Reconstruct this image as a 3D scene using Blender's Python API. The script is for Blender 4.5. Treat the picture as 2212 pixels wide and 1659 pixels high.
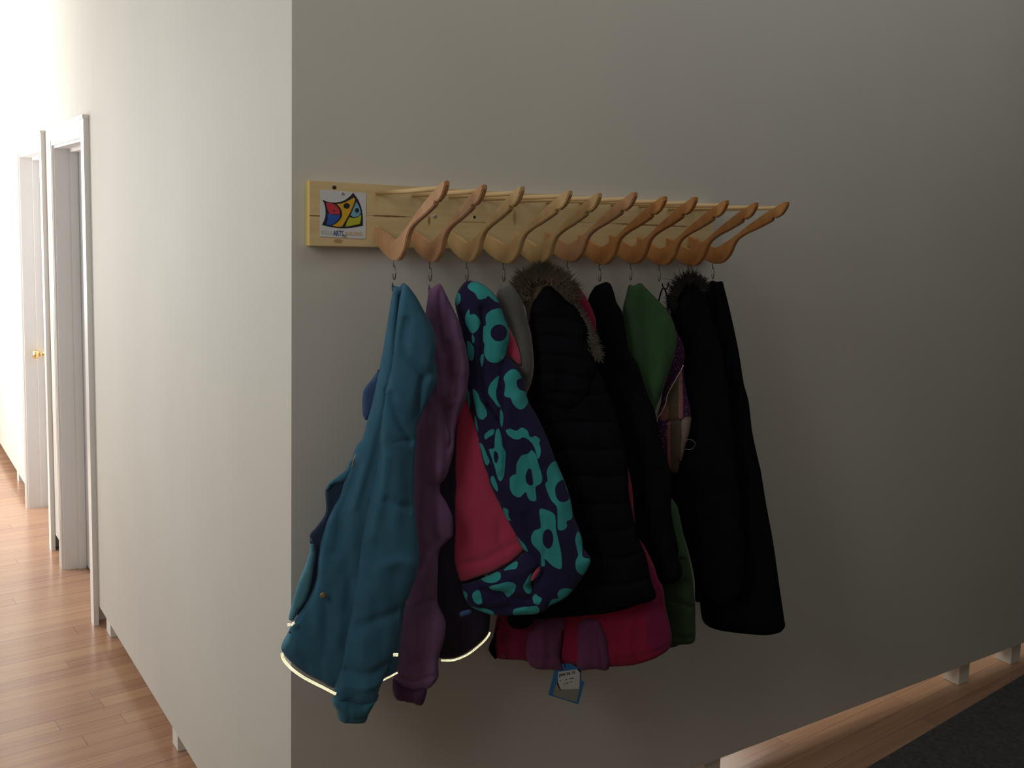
import bpy, bmesh, math, random
import numpy as np
from mathutils import Vector, Matrix
from mathutils.geometry import delaunay_2d_cdt
for o in list(bpy.data.objects): bpy.data.objects.remove(o)
S = bpy.context.scene; C = S.collection
R = math.radians
random.seed(4); RNG = np.random.RandomState(7)

# ------------------------------------------------------------------ camera
W_, H_ = 2212, 1659
CP = Vector((-0.7712, -2.2349, 1.7541)); YAW, PIT, ROL = R(37.0591), R(-6.4345), R(2.1537)
FPX, SX, SY = 2196.4255, 233.225, -88.3166
fw = Vector((math.sin(YAW)*math.cos(PIT), math.cos(YAW)*math.cos(PIT), math.sin(PIT)))
r0 = Vector((math.cos(YAW), -math.sin(YAW), 0)); u0 = r0.cross(fw)
rt = r0*math.cos(ROL)+u0*math.sin(ROL); up = u0*math.cos(ROL)-r0*math.sin(ROL)
cam = bpy.data.cameras.new('camera'); co = bpy.data.objects.new('camera', cam); C.objects.link(co)
co.matrix_world = Matrix(((rt.x, up.x, -fw.x, CP.x), (rt.y, up.y, -fw.y, CP.y), (rt.z, up.z, -fw.z, CP.z), (0, 0, 0, 1)))
cam.sensor_fit = 'HORIZONTAL'; cam.sensor_width = 36; cam.lens = FPX/W_*36
cam.shift_x = -SX/W_; cam.shift_y = SY/W_; cam.clip_start = 0.02
S.camera = co

# ------------------------------------------------------------------ world, lights, exposure
w = bpy.data.worlds.new('world'); S.world = w; w.use_nodes = True
w.node_tree.nodes['Background'].inputs[0].default_value = (.75, .85, 1, 1); w.node_tree.nodes['Background'].inputs[1].default_value = .3
S.view_settings.view_transform = 'Standard'; S.view_settings.look = 'None'
S.view_settings.exposure = 0; S.view_settings.gamma = 1; S.view_settings.use_curve_mapping = False
S.cycles.blur_glossy = 0.02
def area(name, loc, direction, sx, sy, power, col, spread=180):
    l = bpy.data.lights.new(name, 'AREA'); l.shape = 'RECTANGLE'; l.size = sx; l.size_y = sy; l.energy = power; l.color = col
    l.spread = R(spread)
    o = bpy.data.objects.new(name, l); C.objects.link(o); o.location = loc
    o.rotation_euler = Vector(direction).to_track_quat('-Z', 'Z').to_euler(); return o
area('hall_window_daylight', (-1.58, 4.9, 1.95), (1, 0, 0), 2.6, 1.9, 130, (1, .975, .93))
area('added_hall_fill', (-1.6, 1.25, 1.7), (1, 0, -.1), 1.3, 1.1, 11.5, (.97, 1, .97))  # added unseen light that brightens the left wall near the corner
area('added_overhead_fill', (1.6, -.85, 3.30), (0, .15, -1), 3.2, .5, 8, (1, 1, .93))  # added unseen overhead light, evens out the upper right wall; no ceiling opening
area('hall_end_daylight', (-.8, 8.9, 1.9), (0, -1, 0), 1.3, 2.2, 60, (1, .96, .9))
area('room_window_daylight', (-1.98, -1.2, 2.62), (1, 0, -.1), 1.3, .7, 18, (1, .99, .92))
area('back_room_daylight', (2.2, 2.3, 2.2), (0, -1, -.8), 3.6, 1.0, 60, (1, .93, .82))
fl = bpy.data.lights.new('phone_flash', 'POINT'); fl.energy = 3.4; fl.shadow_soft_size = .01; fl.color = (1, .97, .85)
flo = bpy.data.objects.new('phone_flash', fl); C.objects.link(flo); flo.location = CP+rt*.014+up*.004+fw*.012

# ------------------------------------------------------------------ helpers
def ray(u, v): return fw+rt*((u-W_/2-SX)/FPX)-up*((v-H_/2-SY)/FPX)
class Plane:
    """vertical plane a garment hangs in: through p, turned by th from the wall"""
    def __init__(s, p, th, off=0.0):
        s.n = Vector((-math.sin(R(th)), -math.cos(R(th)), 0)); s.p = Vector(p)+s.n*off
    def at(s, u, v):
        d = ray(u, v); return CP+d*((s.p-CP).dot(s.n)/d.dot(s.n))
def wallpt(u, v, y): d = ray(u, v); return CP+d*((y-CP.y)/d.y)
def tag(o, label=None, cat=None, group=None, kind=None):
    for k, x in (('label', label), ('category', cat), ('group', group), ('kind', kind)):
        if x: o[k] = x
    return o
def thing(name, loc, label, cat, group=None):
    o = bpy.data.objects.new(name, None); C.objects.link(o); o.location = loc; o.empty_display_size = .05
    return tag(o, label, cat, group)
def link(name, me, mats, parent=None):
    o = bpy.data.objects.new(name, me); C.objects.link(o)
    for m in (mats if isinstance(mats, (list, tuple)) else [mats]): me.materials.append(m)
    if parent is not None:
        o.parent = parent; o.matrix_parent_inverse = Matrix.Translation(-parent.location)
        if parent.parent is not None: o.matrix_parent_inverse = (parent.parent.matrix_local @ Matrix.Identity(4)).inverted() if False else Matrix.Identity(4)
    return o
def obj(name, bm, mats, parent=None, smooth=False):
    bmesh.ops.recalc_face_normals(bm, faces=bm.faces)
    me = bpy.data.meshes.new(name); bm.to_mesh(me); bm.free()
    if smooth: me.polygons.foreach_set('use_smooth', [True]*len(me.polygons))
    return link(name, me, mats, parent)
def box(bm, a, b, mi=0, bev=0, rz=0, piv=None):
    vs = [bm.verts.new((x, y, z)) for x in (a[0], b[0]) for y in (a[1], b[1]) for z in (a[2], b[2])]
    fs = [bm.faces.new([vs[i] for i in q]) for q in ((0, 1, 3, 2), (4, 6, 7, 5), (0, 4, 5, 1), (2, 3, 7, 6), (0, 2, 6, 4), (1, 5, 7, 3))]
    for f in fs: f.material_index = mi
    if rz: bmesh.ops.rotate(bm, cent=piv or Vector(a), matrix=Matrix.Rotation(rz, 3, 'Z'), verts=vs)
    if bev: bmesh.ops.bevel(bm, geom=list({e for f in fs for e in f.edges}), offset=bev, segments=2, affect='EDGES')
    return vs
def tube(bm, pts, r, n=8, r1=None):
    pts = [Vector(p) for p in pts]; rings = []
    for i, p in enumerate(pts):
        t = (pts[min(i+1, len(pts)-1)]-pts[max(i-1, 0)]).normalized()
        a = t.cross(Vector((.31, .2, .93)) if abs(t.z) < .9 else Vector((1, .1, 0))).normalized(); b = t.cross(a)
        rr = r if r1 is None else r+(r1-r)*i/(len(pts)-1)
        rings.append([bm.verts.new(p+(a*math.cos(k*2*math.pi/n)+b*math.sin(k*2*math.pi/n))*rr) for k in range(n)])
    for A, B in zip(rings, rings[1:]):
        for k in range(n): bm.faces.new((A[k], A[(k+1) % n], B[(k+1) % n], B[k]))
    bm.faces.new(rings[0]); bm.faces.new(rings[-1])
def lathe(bm, prof, o, axis, n=20):
    o = Vector(o); ax = Vector(axis).normalized(); a = ax.orthogonal().normalized(); b = ax.cross(a)
    rings = [[bm.verts.new(o+ax*h+(a*math.cos(k*2*math.pi/n)+b*math.sin(k*2*math.pi/n))*max(r, 1e-4)) for k in range(n)] for r, h in prof]
    for A, B in zip(rings, rings[1:]):
        for k in range(n): bm.faces.new((A[k], A[(k+1) % n], B[(k+1) % n], B[k]))
    bm.faces.new(rings[0]); bm.faces.new(rings[-1])
def spline(P, step=4.0, closed=True, corner=None):
    """Catmull-Rom through the traced points, resampled at about `step` pixels"""
    P = [np.array(p, float) for p in P]; n = len(P); out = []
    rng = range(n if closed else n-1)
    for i in rng:
        p1, p2 = P[i], P[(i+1) % n]
        p0 = P[i-1] if (closed or i > 0) else p1; p3 = P[(i+2) % n] if (closed or i+2 < n) else p2
        L = np.linalg.norm(p2-p1); k = max(1, int(round(L/step)))
        m1 = (p2-p0)*.5; m2 = (p3-p1)*.5      # limit overshoot
        for m in (m1, m2):
            q = np.linalg.norm(m)
            if q > L: m *= L/q
        for j in range(k):
            t = j/k; out.append((2*t**3-3*t*t+1)*p1+(t**3-2*t*t+t)*m1+(-2*t**3+3*t*t)*p2+(t**3-t*t)*m2)
    if not closed: out.append(P[-1])
    return np.array(out)
def segdist(P, line, closed=False):
    """distance of points P (n,2) to a polyline"""
    A = line; B = np.roll(line, -1, 0) if closed else line[1:]
    if not closed: A = line[:-1]
    d = np.full(len(P), 1e9)
    for a, b in zip(A, B):
        ab = b-a; L = max(1e-9, ab@ab); t = np.clip(((P-a)@ab)/L, 0, 1)
        d = np.minimum(d, np.hypot(*(P-a-t[:, None]*ab).T))
    return d
def inside(P, poly):
    x, y = P[:, 0], P[:, 1]; c = np.zeros(len(P), bool); a = poly; b = np.roll(poly, -1, 0)
    for (x1, y1), (x2, y2) in zip(a, b):
        if y1 == y2: continue
        k = ((y1 > y) != (y2 > y)) & (x < (x2-x1)*(y-y1)/(y2-y1)+x1); c ^= k
    return c
def noise2(U, V, seed, oct=5):
    r = np.random.RandomState(seed); out = 0
    for k in range(oct):
        a = r.uniform(-1, 1); out = out+np.sin(U*(1+.55*k)+V*a*(.5+.4*k)+r.uniform(0, 6.3)+1.3*np.sin(V*r.uniform(.5, 1.5)+r.uniform(0, 6)))*(.72**k)
    return out/2.2
def cloth(name, poly, plane, mats, parent, T=.022, Tb=.010, Rr=34, off=0.0, folds=(), wr=.003, wl=38, wv=170, ang=0, seed=1, sp=5.0, patterns=(), back=None, step=4.0, quilt=None, puff=1.0, lean=0.0):
    """a soft sewn panel: traced outline, filled, blown up to real thickness, with its folds pushed in and out"""
    ol = spline(poly, step)
    keep = [0]
    for i in range(1, len(ol)):
        if np.linalg.norm(ol[i]-ol[keep[-1]]) > step*.45: keep.append(i)
    ol = ol[keep]
    x0, y0 = ol.min(0); x1, y1 = ol.max(0)
    gx, gy = np.meshgrid(np.arange(x0, x1, sp), np.arange(y0, y1, sp*.87)); gx = gx+(np.arange(gx.shape[0]) % 2)[:, None]*sp*.5
    G = np.stack([gx.ravel(), gy.ravel()], 1); G = G+RNG.uniform(-.12, .12, G.shape)*sp
    G = G[inside(G, ol)]; G = G[segdist(G, ol, True) > sp*.5]
    co_ = [Vector(p) for p in ol]; edges = [(i, (i+1) % len(ol)) for i in range(len(ol))]
    for poly_, mi in patterns:
        pl = spline(poly_, 4.0); b = len(co_); co_ += [Vector(p) for p in pl]; edges += [(b+i, b+(i+1) % len(pl)) for i in range(len(pl))]
    if patterns:
        dd = np.min([segdist(G, spline(p_, 4.0), True) for p_, _ in patterns], 0); G = G[dd > sp*.35]
    co_ += [Vector(p) for p in G]
    vs, es, fs, *_ = delaunay_2d_cdt(co_, edges, [], 0, 1e-4)
    V = np.array([(v.x, v.y) for v in vs]); F = np.array([f for f in fs if len(f) == 3])
    cen = V[F].mean(1); ok = inside(cen, ol); F = F[ok]; cen = cen[ok]
    used = np.zeros(len(V), bool); used[F.ravel()] = True; remap = np.cumsum(used)-1; V = V[used]; F = remap[F]
    mi = np.zeros(len(F), int)
    for poly_, m in patterns: mi[inside(cen, spline(poly_, 4.0))] = m
    d = segdist(V, ol, True); e = 1-np.clip(d/Rr, 0, 1); dome = np.sqrt(np.clip(1-e*e, 0, 1)); ramp = np.clip(d/12, 0, 1)
    a = R(ang); U_ = V[:, 0]*math.cos(a)+V[:, 1]*math.sin(a); V_ = -V[:, 0]*math.sin(a)+V[:, 1]*math.cos(a)
    h = T*dome + wr*ramp*noise2(U_/wl*2.2, V_/wv*2.2, seed) + wr*.35*ramp*noise2(U_/13, V_/24, seed+9)
    for pts, amp, sig in folds:
        dd = segdist(V, spline(pts, 6, False)); h = h+amp*ramp*np.exp(-(dd/sig)**2)
    if quilt:                         # sewn channels: (spacing px, slope, depth)
        q, sl, dep = quilt; ph = ((V[:, 1]-sl*(V[:, 0]-x0)+6*np.sin(V[:, 0]/37.)) / q) % 1.0
        h = h-dep*ramp*np.exp(-(np.minimum(ph, 1-ph)*q/4.5)**2)+dep*.5*ramp*np.sin(ph*np.pi)
    h = h+lean*(V[:, 1]-y0)/(y1-y0)
    hb = -Tb*dome+lean*(V[:, 1]-y0)/(y1-y0)
    bnd = d < 1e-3; n = plane.n
    front = [plane.at(u, v)+n*(off+hh) for (u, v), hh in zip(V, h)]
    idx = np.arange(len(V)); bi = {}
    verts = list(front)
    for i in idx:
        if bnd[i]: bi[i] = i
        else: bi[i] = len(verts); verts.append(plane.at(*V[i])+n*(off+hb[i]))
    faces = [tuple(int(k) for k in f) for f in F]+[tuple(int(bi[k]) for k in f[::-1]) for f in F]
    me = bpy.data.meshes.new(name); me.from_pydata([tuple(v-Vector((0, 0, 0))) for v in verts], [], faces)
    uv = me.uv_layers.new(name='cloth')
    lay = np.zeros((len(faces)*3, 2)); allV = np.zeros((len(verts), 2)); allV[:len(V)] = V
    for i in idx: allV[bi[i]] = V[i]
    lay[:] = allV[np.array(faces).ravel()]/1000.; uv.data.foreach_set('uv', lay.ravel())
    bmi = mi if back is None else np.full(len(mi), back)
    me.polygons.foreach_set('material_index', np.concatenate([mi, bmi]).astype(int)); me.polygons.foreach_set('use_smooth', [True]*len(faces))
    me.update(); bm = bmesh.new(); bm.from_mesh(me); bmesh.ops.recalc_face_normals(bm, faces=bm.faces); bm.to_mesh(me); bm.free()
    o = bpy.data.objects.new(name, me); C.objects.link(o)
    for m in (mats if isinstance(mats, (list, tuple)) else [mats]): me.materials.append(m)
    attach(o, parent); return o
def worldloc(o):
    v = Vector(o.location); p = o.parent
    while p is not None: v += p.location; p = p.parent
    return v
def attach(o, parent):
    """parts are modelled in place; bring the mesh into its thing's own frame"""
    if parent is None: return o
    v = worldloc(parent); o.data.transform(Matrix.Translation(-v)); o.parent = parent; return o
def part(name, bm, mats, parent, smooth=False): return attach(obj(name, bm, mats, None, smooth), parent)

# ------------------------------------------------------------------ materials
def mat(name, col, rough=.6, metal=0., spec=.5, sheen=0.):
    m = bpy.data.materials.new(name); m.use_nodes = True; b = m.node_tree.nodes['Principled BSDF']
    b.inputs['Base Color'].default_value = (*col, 1); b.inputs['Roughness'].default_value = rough; b.inputs['Metallic'].default_value = metal
    b.inputs['Specular IOR Level'].default_value = spec; b.inputs['Sheen Weight'].default_value = sheen; b.inputs['Sheen Roughness'].default_value = .6
    return m
class N:
    def __init__(s, m): s.t = m.node_tree; s.b = s.t.nodes['Principled BSDF']
    def n(s, typ, ins=(), **kw):
        x = s.t.nodes.new(typ)
        for k, v in kw.items(): setattr(x, k, v)
        for k, v in dict(ins).items():
            if hasattr(v, 'bl_idname') or isinstance(v, bpy.types.NodeSocket): s.t.links.new(v, x.inputs[k])
            else: x.inputs[k].default_value = v
        return x
    def link(s, a, b): s.t.links.new(a, b)
    def bump(s, hsock, strength=.3, dist=.002):
        x = s.n('ShaderNodeBump', {'Height': hsock, 'Strength': strength, 'Distance': dist}); s.link(x.outputs[0], s.b.inputs['Normal'])
def fabric(name, col, var=.12, rough=.9, sheen=.06, spec=.2, weave=900, bump=.25, blotch=14):
    m = mat(name, col, rough, 0, spec, sheen); g = N(m); tc = g.n('ShaderNodeTexCoord')
    a = g.n('ShaderNodeTexNoise', {'Vector': tc.outputs['Object'], 'Scale': blotch, 'Detail': 4.})
    mr = g.n('ShaderNodeMapRange', {'Value': a.outputs['Fac'], 'From Min': .3, 'From Max': .7, 'To Min': 1-var, 'To Max': 1+var})
    hs = g.n('ShaderNodeHueSaturation', {'Color': (*col, 1), 'Value': mr.outputs[0]}); g.link(hs.outputs[0], g.b.inputs['Base Color'])
    f = g.n('ShaderNodeTexNoise', {'Vector': tc.outputs['Object'], 'Scale': weave, 'Detail': 1.}); g.bump(f.outputs['Fac'], bump, .0008)
    return m
def wood(name, c1, c2, scale=(3, 60, 60), rough=.5, knots=False, crack=None, rand=0.):
    m = mat(name, c1, rough, 0, .4); g = N(m); tc = g.n('ShaderNodeTexCoord'); mp = g.n('ShaderNodeMapping', {'Vector': tc.outputs['Object'], 'Scale': scale})
    a = g.n('ShaderNodeTexNoise', {'Vector': mp.outputs[0], 'Scale': 1., 'Detail': 5., 'Distortion': .6})
    cr = g.n('ShaderNodeMix', {'Factor': a.outputs['Fac'], 'A': (0, 0, 0, 1), 'B': (0, 0, 0, 1)}, data_type='RGBA')
    mr = g.n('ShaderNodeMapRange', {'Value': a.outputs['Fac'], 'From Min': .35, 'From Max': .68})
    cr = g.n('ShaderNodeMix', data_type='RGBA'); g.link(mr.outputs[0], cr.inputs[0]); cr.inputs[6].default_value = (*c1, 1); cr.inputs[7].default_value = (*c2, 1)
    out = cr.outputs[2]
    if rand:
        oi = g.n('ShaderNodeObjectInfo'); m2 = g.n('ShaderNodeMapRange', {'Value': oi.outputs['Random'], 'To Min': 1-rand, 'To Max': 1+rand*.6})
        hs = g.n('ShaderNodeHueSaturation', {'Color': out, 'Value': m2.outputs[0]}); out = hs.outputs[0]
    for (kx, kz, rx, rz, col) in (knots or ()):
        sp = g.n('ShaderNodeVectorMath', {0: tc.outputs['Object'], 1: (kx, 0, kz)}, operation='SUBTRACT')
        sc = g.n('ShaderNodeVectorMath', {0: sp.outputs[0], 1: (1/rx, 0, 1/rz)}, operation='MULTIPLY')
        nz = g.n('ShaderNodeTexNoise', {'Vector': tc.outputs['Object'], 'Scale': 60.})
        ln = g.n('ShaderNodeVectorMath', {0: sc.outputs[0]}, operation='LENGTH')
        ad = g.n('ShaderNodeMath', {0: ln.outputs['Value'], 1: nz.outputs['Fac']}, operation='ADD')
        k = g.n('ShaderNodeMapRange', {'Value': ad.outputs[0], 'From Min': 1.25, 'From Max': 1.65, 'To Min': 1., 'To Max': 0.})
        mx = g.n('ShaderNodeMix', data_type='RGBA'); g.link(k.outputs[0], mx.inputs[0]); g.link(out, mx.inputs[6]); mx.inputs[7].default_value = (*col, 1); out = mx.outputs[2]
    g.link(out, g.b.inputs['Base Color']); g.bump(a.outputs['Fac'], .08, .001)
    return m

M = {}
def paint(name, col, scale=260, st=.12, rough=.7, spec=.3):
    m = mat(name, col, rough, 0, spec); g = N(m); tc = g.n('ShaderNodeTexCoord')
    a = g.n('ShaderNodeTexNoise', {'Vector': tc.outputs['Object'], 'Scale': scale, 'Detail': 3.}); g.bump(a.outputs['Fac'], st, .0015)
    b = g.n('ShaderNodeTexNoise', {'Vector': tc.outputs['Object'], 'Scale': 1.7, 'Detail': 3.})
    mr = g.n('ShaderNodeMapRange', {'Value': b.outputs['Fac'], 'From Min': .3, 'From Max': .7, 'To Min': .97, 'To Max': 1.03})
    hs = g.n('ShaderNodeHueSaturation', {'Color': (*col, 1), 'Value': mr.outputs[0]}); g.link(hs.outputs[0], g.b.inputs['Base Color']); return m
M['wall'] = paint('wall_paint', (.60, .585, .545))
M['drywall_edge'] = paint('drywall_edge', (.55, .53, .48), 90, .4)
M['ceiling'] = paint('ceiling_paint', (.75, .74, .70))
M['trim'] = paint('gloss_trim_paint', (.72, .70, .68), 60, .04, .32, .5)
M['door'] = paint('door_paint', (.52, .53, .57), 60, .05, .4, .5)
M['stud'] = paint('primed_stud', (.72, .70, .66), 40, .2, .6)
M['brass'] = mat('brass', (.85, .62, .28), .22, 1.)
M['steel'] = mat('hook_steel', (.16, .15, .15), .35, .9)
M['screw'] = mat('zinc_screw', (.6, .62, .65), .3, 1.)
M['hole'] = mat('dark_hole', (.03, .02, .015), .9)
# plank floor
m = mat('oak_strip_floor', (.5, .3, .18), .28, 0, .5); g = N(m); tc = g.n('ShaderNodeTexCoord')
mp0 = g.n('ShaderNodeMapping', {'Vector': tc.outputs['Object'], 'Rotation': (0, 0, R(-4.2))})
sx_ = g.n('ShaderNodeSeparateXYZ', {'Vector': mp0.outputs[0]}); dv = g.n('ShaderNodeMath', {0: sx_.outputs[1], 1: .083}, operation='DIVIDE'); fl_ = g.n('ShaderNodeMath', {0: dv.outputs[0]}, operation='FLOOR')
wn = g.n('ShaderNodeTexWhiteNoise', {'W': fl_.outputs[0]}, noise_dimensions='1D'); ml = g.n('ShaderNodeMath', {0: wn.outputs['Value'], 1: 7.}, operation='MULTIPLY'); ax_ = g.n('ShaderNodeMath', {0: sx_.outputs[0], 1: ml.outputs[0]}, operation='ADD')
mp = g.n('ShaderNodeCombineXYZ', {'X': ax_.outputs[0], 'Y': sx_.outputs[1]})
br = g.n('ShaderNodeTexBrick', {'Vector': mp.outputs[0], 'Color1': (0, 0, 0, 1), 'Color2': (1, 1, 1, 1), 'Mortar': (.5, .5, .5, 1), 'Scale': 1., 'Mortar Size': .0009, 'Mortar Smooth': .1, 'Brick Width': 1.45, 'Row Height': .083})
br.offset = 0.; br.offset_frequency = 2; br.squash = 1.
st = g.n('ShaderNodeMapping', {'Vector': mp.outputs[0], 'Scale': (1.6, 55, 1)})
gr = g.n('ShaderNodeTexNoise', {'Vector': st.outputs[0], 'Scale': 1., 'Detail': 6., 'Distortion': .8})
sepc = g.n('ShaderNodeSeparateColor', {'Color': br.outputs['Color']})
tone = g.n('ShaderNodeMath', {0: sepc.outputs[0], 1: .34}, operation='MULTIPLY'); gm = g.n('ShaderNodeMath', {0: gr.outputs['Fac'], 1: .95}, operation='MULTIPLY')
sm = g.n('ShaderNodeMath', {0: tone.outputs[0], 1: gm.outputs[0]}, operation='ADD')
ramp = g.n('ShaderNodeValToRGB', {'Fac': sm.outputs[0]}); e = ramp.color_ramp.elements
e[0].position = .2; e[0].color = (.29, .15, .10, 1); e[1].position = .95; e[1].color = (.48, .29, .175, 1)
x = ramp.color_ramp.elements.new(.55); x.color = (.385, .215, .14, 1)
mx = g.n('ShaderNodeMix', data_type='RGBA'); g.link(br.outputs['Fac'], mx.inputs[0]); g.link(ramp.outputs[0], mx.inputs[6]); mx.inputs[7].default_value = (.17, .09, .06, 1)
g.link(mx.outputs[2], g.b.inputs['Base Color'])
inv = g.n('ShaderNodeMath', {0: 1., 1: br.outputs['Fac']}, operation='SUBTRACT'); g.bump(inv.outputs[0], .5, .001)
rr = g.n('ShaderNodeMapRange', {'Value': gr.outputs['Fac'], 'To Min': .14, 'To Max': .30}); g.link(rr.outputs[0], g.b.inputs['Roughness'])
M['floor'] = m
M['carpet'] = fabric('dark_grey_carpet', (.075, .076, .080), .25, 1., .0, .1, 420, .9, 60)
DK = (.22, .11, .05)
cz = wallpt(680, 466, -.025)
knots = [(wallpt(722, 405, -.025).x-.03, wallpt(722, 405, -.025).z, .006, .005, (.10, .05, .03))]
for (u, v, a, b, c_) in ((679, 466, .020, .0016, DK), (840, 467, .055, .0022, DK), (1020, 480, .05, .0012, (.38, .24, .10)), (927, 478, .004, .012, (.36, .22, .09)), (1112, 470, .006, .018, (.45, .3, .13)),
                        (731, 521, .012, .005, (.42, .26, .13)), (1400, 486, .16, .0020, DK), (1250, 480, .06, .001, (.4, .27, .12)), (1408, 455, .004, .03, (.36, .22, .09)), (1506, 520, .007, .007, (.3, .17, .07)), (1120, 530, .02, .004, (.42, .26, .12)), (1508, 452, .012, .004, (.25, .14, .06))):
    q = wallpt(u, v, -.025); knots.append((q.x-.03, q.z, a, b, c_))
M['pine'] = wood('pine_board', (.62, .46, .24), (.70, .54, .30), (5, 70, 70), .55, [(a, b-1.69, c, d, e) for a, b, c, d, e in knots])
M['pine_end'] = wood('pine_end_grain', (.74, .55, .14), (.80, .62, .20), (60, 60, 6), .6)
HW = [wood('hanger_wood_pink', (.46, .245, .125), (.53, .30, .16), (14, 40, 14), .38, rand=.12),
      wood('hanger_wood_pale', (.50, .33, .15), (.57, .39, .19), (14, 40, 14), .38, rand=.12),
      wood('hanger_wood_orange', (.41, .185, .062), (.49, .24, .09), (14, 40, 14), .38, rand=.12)]
M['dowel'] = wood('dowel_wood', (.60, .41, .19), (.66, .47, .24), (40, 6, 40), .5)

M['teal'] = fabric('teal_cotton', (.034, .122, .20)); M['teal_light'] = fabric('teal_cotton_lit', (.075, .23, .31))  # paler teal paints the light caught by the curled front flap
M['slate'] = fabric('slate_blue_cotton', (.04, .08, .19)); M['navy_lining'] = fabric('navy_lining', (.015, .03, .07))
M['teal_cuff'] = fabric('teal_cuff', (.028, .115, .165))
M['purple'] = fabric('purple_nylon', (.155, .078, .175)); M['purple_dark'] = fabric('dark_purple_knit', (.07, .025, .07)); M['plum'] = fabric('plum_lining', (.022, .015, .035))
M['navy'] = fabric('navy_print_ground', (.014, .011, .052)); M['aqua'] = fabric('aqua_print_flower', (.035, .31, .32)); M['pink'] = fabric('pink_fleece', (.43, .036, .095), .06, 1., .3, .1, 500, .5)
M['grey'] = fabric('grey_fleece', (.095, .093, .090), .15, 1., .3, .1, 400, .7)
M['black'] = fabric('black_nylon', (.005, .005, .008), .2, .9, .0, .08); M['black_wool'] = fabric('black_wool', (.006, .006, .007), .2, 1., .0, .05, 400, .8)
M['red'] = fabric('red_nylon', (.24, .009, .040)); M['crimson'] = fabric('crimson_nylon', (.16, .008, .040)); M['hotpink'] = fabric('magenta_nylon', (.19, .010, .060)); M['mauve'] = fabric('mauve_nylon', (.12, .032, .09))
M['green'] = fabric('green_nylon', (.032, .085, .034)); M['olive'] = fabric('dark_green_nylon', (.020, .045, .016))
M['fur_brown'] = fabric('brown_fur', (.10, .078, .058), .35, .9, .1, .1); M['fur_grey'] = fabric('grey_fur', (.085, .072, .064), .35, .9, .1, .1); M['fur_black'] = mat('black_fur', (.008, .008, .009), .8)
M['piping'] = fabric('pale_piping', (.62, .55, .52)); M['thread'] = mat('loose_thread', (.35, .33, .30), .8)
M['mirror'] = mat('reflective_tape', (.97, .96, .86), .07, 1.)
M['snap'] = mat('brass_snap', (.45, .30, .13), .4, .8); M['snap_dark'] = mat('dark_snap', (.12, .06, .08), .4, .6)
# patchwork cloths
def calico(name, base, dot, scale=220, th=.32):
    m = mat(name, base, .9, 0, .2); g = N(m); tc = g.n('ShaderNodeTexCoord')
    v = g.n('ShaderNodeTexVoronoi', {'Vector': tc.outputs['Object'], 'Scale': scale}); k = g.n('ShaderNodeMath', {0: v.outputs['Distance'], 1: th}, operation='LESS_THAN')
    mx = g.n('ShaderNodeMix', data_type='RGBA'); g.link(k.outputs[0], mx.inputs[0]); mx.inputs[6].default_value = (*base, 1); mx.inputs[7].default_value = (*dot, 1); g.link(mx.outputs[2], g.b.inputs['Base Color']); return m
M['p_pink'] = calico('pink_dotted_calico', (.27, .11, .11), (.10, .05, .05), 260); M['p_olive'] = calico('olive_calico', (.085, .065, .04), (.06, .045, .03), 200); M['p_purple'] = calico('purple_flower_calico', (.045, .014, .055), (.17, .08, .10), 120, .28)
M['p_tan'] = calico('tan_calico', (.22, .16, .14), (.36, .28, .25), 300)

# ------------------------------------------------------------------ room shell
GAP = .0858; CE = 3.35
def struct(name, bm, mats): return tag(obj(name, bm, mats), kind='structure')
bm = bmesh.new(); box(bm, (-3.3, -5.2, -.03), (6.2, 9.2, 0)); struct('floor', bm, M['floor'])
bm = bmesh.new(); box(bm, (-3.3, -5.2, CE), (6.2, 9.2, CE+.05)); struct('ceiling', bm, M['ceiling'])
# left wall: two boards of plasterboard on studs, raised off the floor, two door openings
D1, D2, DH = (2.44, 3.20), (3.60, 4.44), 2.038
bm = bmesh.new()
for x0, x1, ys in ((0, .0127, 0), (.1027, .1154, .1154)):
    for a, b in ((ys, D1[0]), (D1[1], D2[0]), (D2[1], 9.1)): box(bm, (x0, a, GAP), (x1, b, CE))
    for a, b in (D1, D2): box(bm, (x0, a, DH), (x1, b, CE))
struct('wall_left', bm, M['wall'])
bm = bmesh.new()
box(bm, (.0128, 0, GAP), (6.1, .0127, CE)); box(bm, (.1155, .1027, GAP), (6.1, .1154, CE))
struct('wall_right', bm, M['wall'])
k = 0
def stud(a, b, z=None):
    global k
    k += 1; bm = bmesh.new(); box(bm, (a[0], a[1], 0), (b[0], b[1], z or CE-.01), bev=.0015)
    return tag(obj('trim_%d' % k, bm, M['stud']), kind='structure')
for x0 in (1.327, 2.676, 3.040, 3.41): stud((x0, .0132, 0), (x0+.068, .088, 0))
stud((.0135, 2.208, 0), (.055, 2.292, 0)); stud((.0135, 1.118, 0), (.058, 1.188, 0)); stud((.0135, 5.12, 0), (.055, 5.20, 0)); stud((.0135, 3.42, 0), (.055, 3.50, 0))
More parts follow.
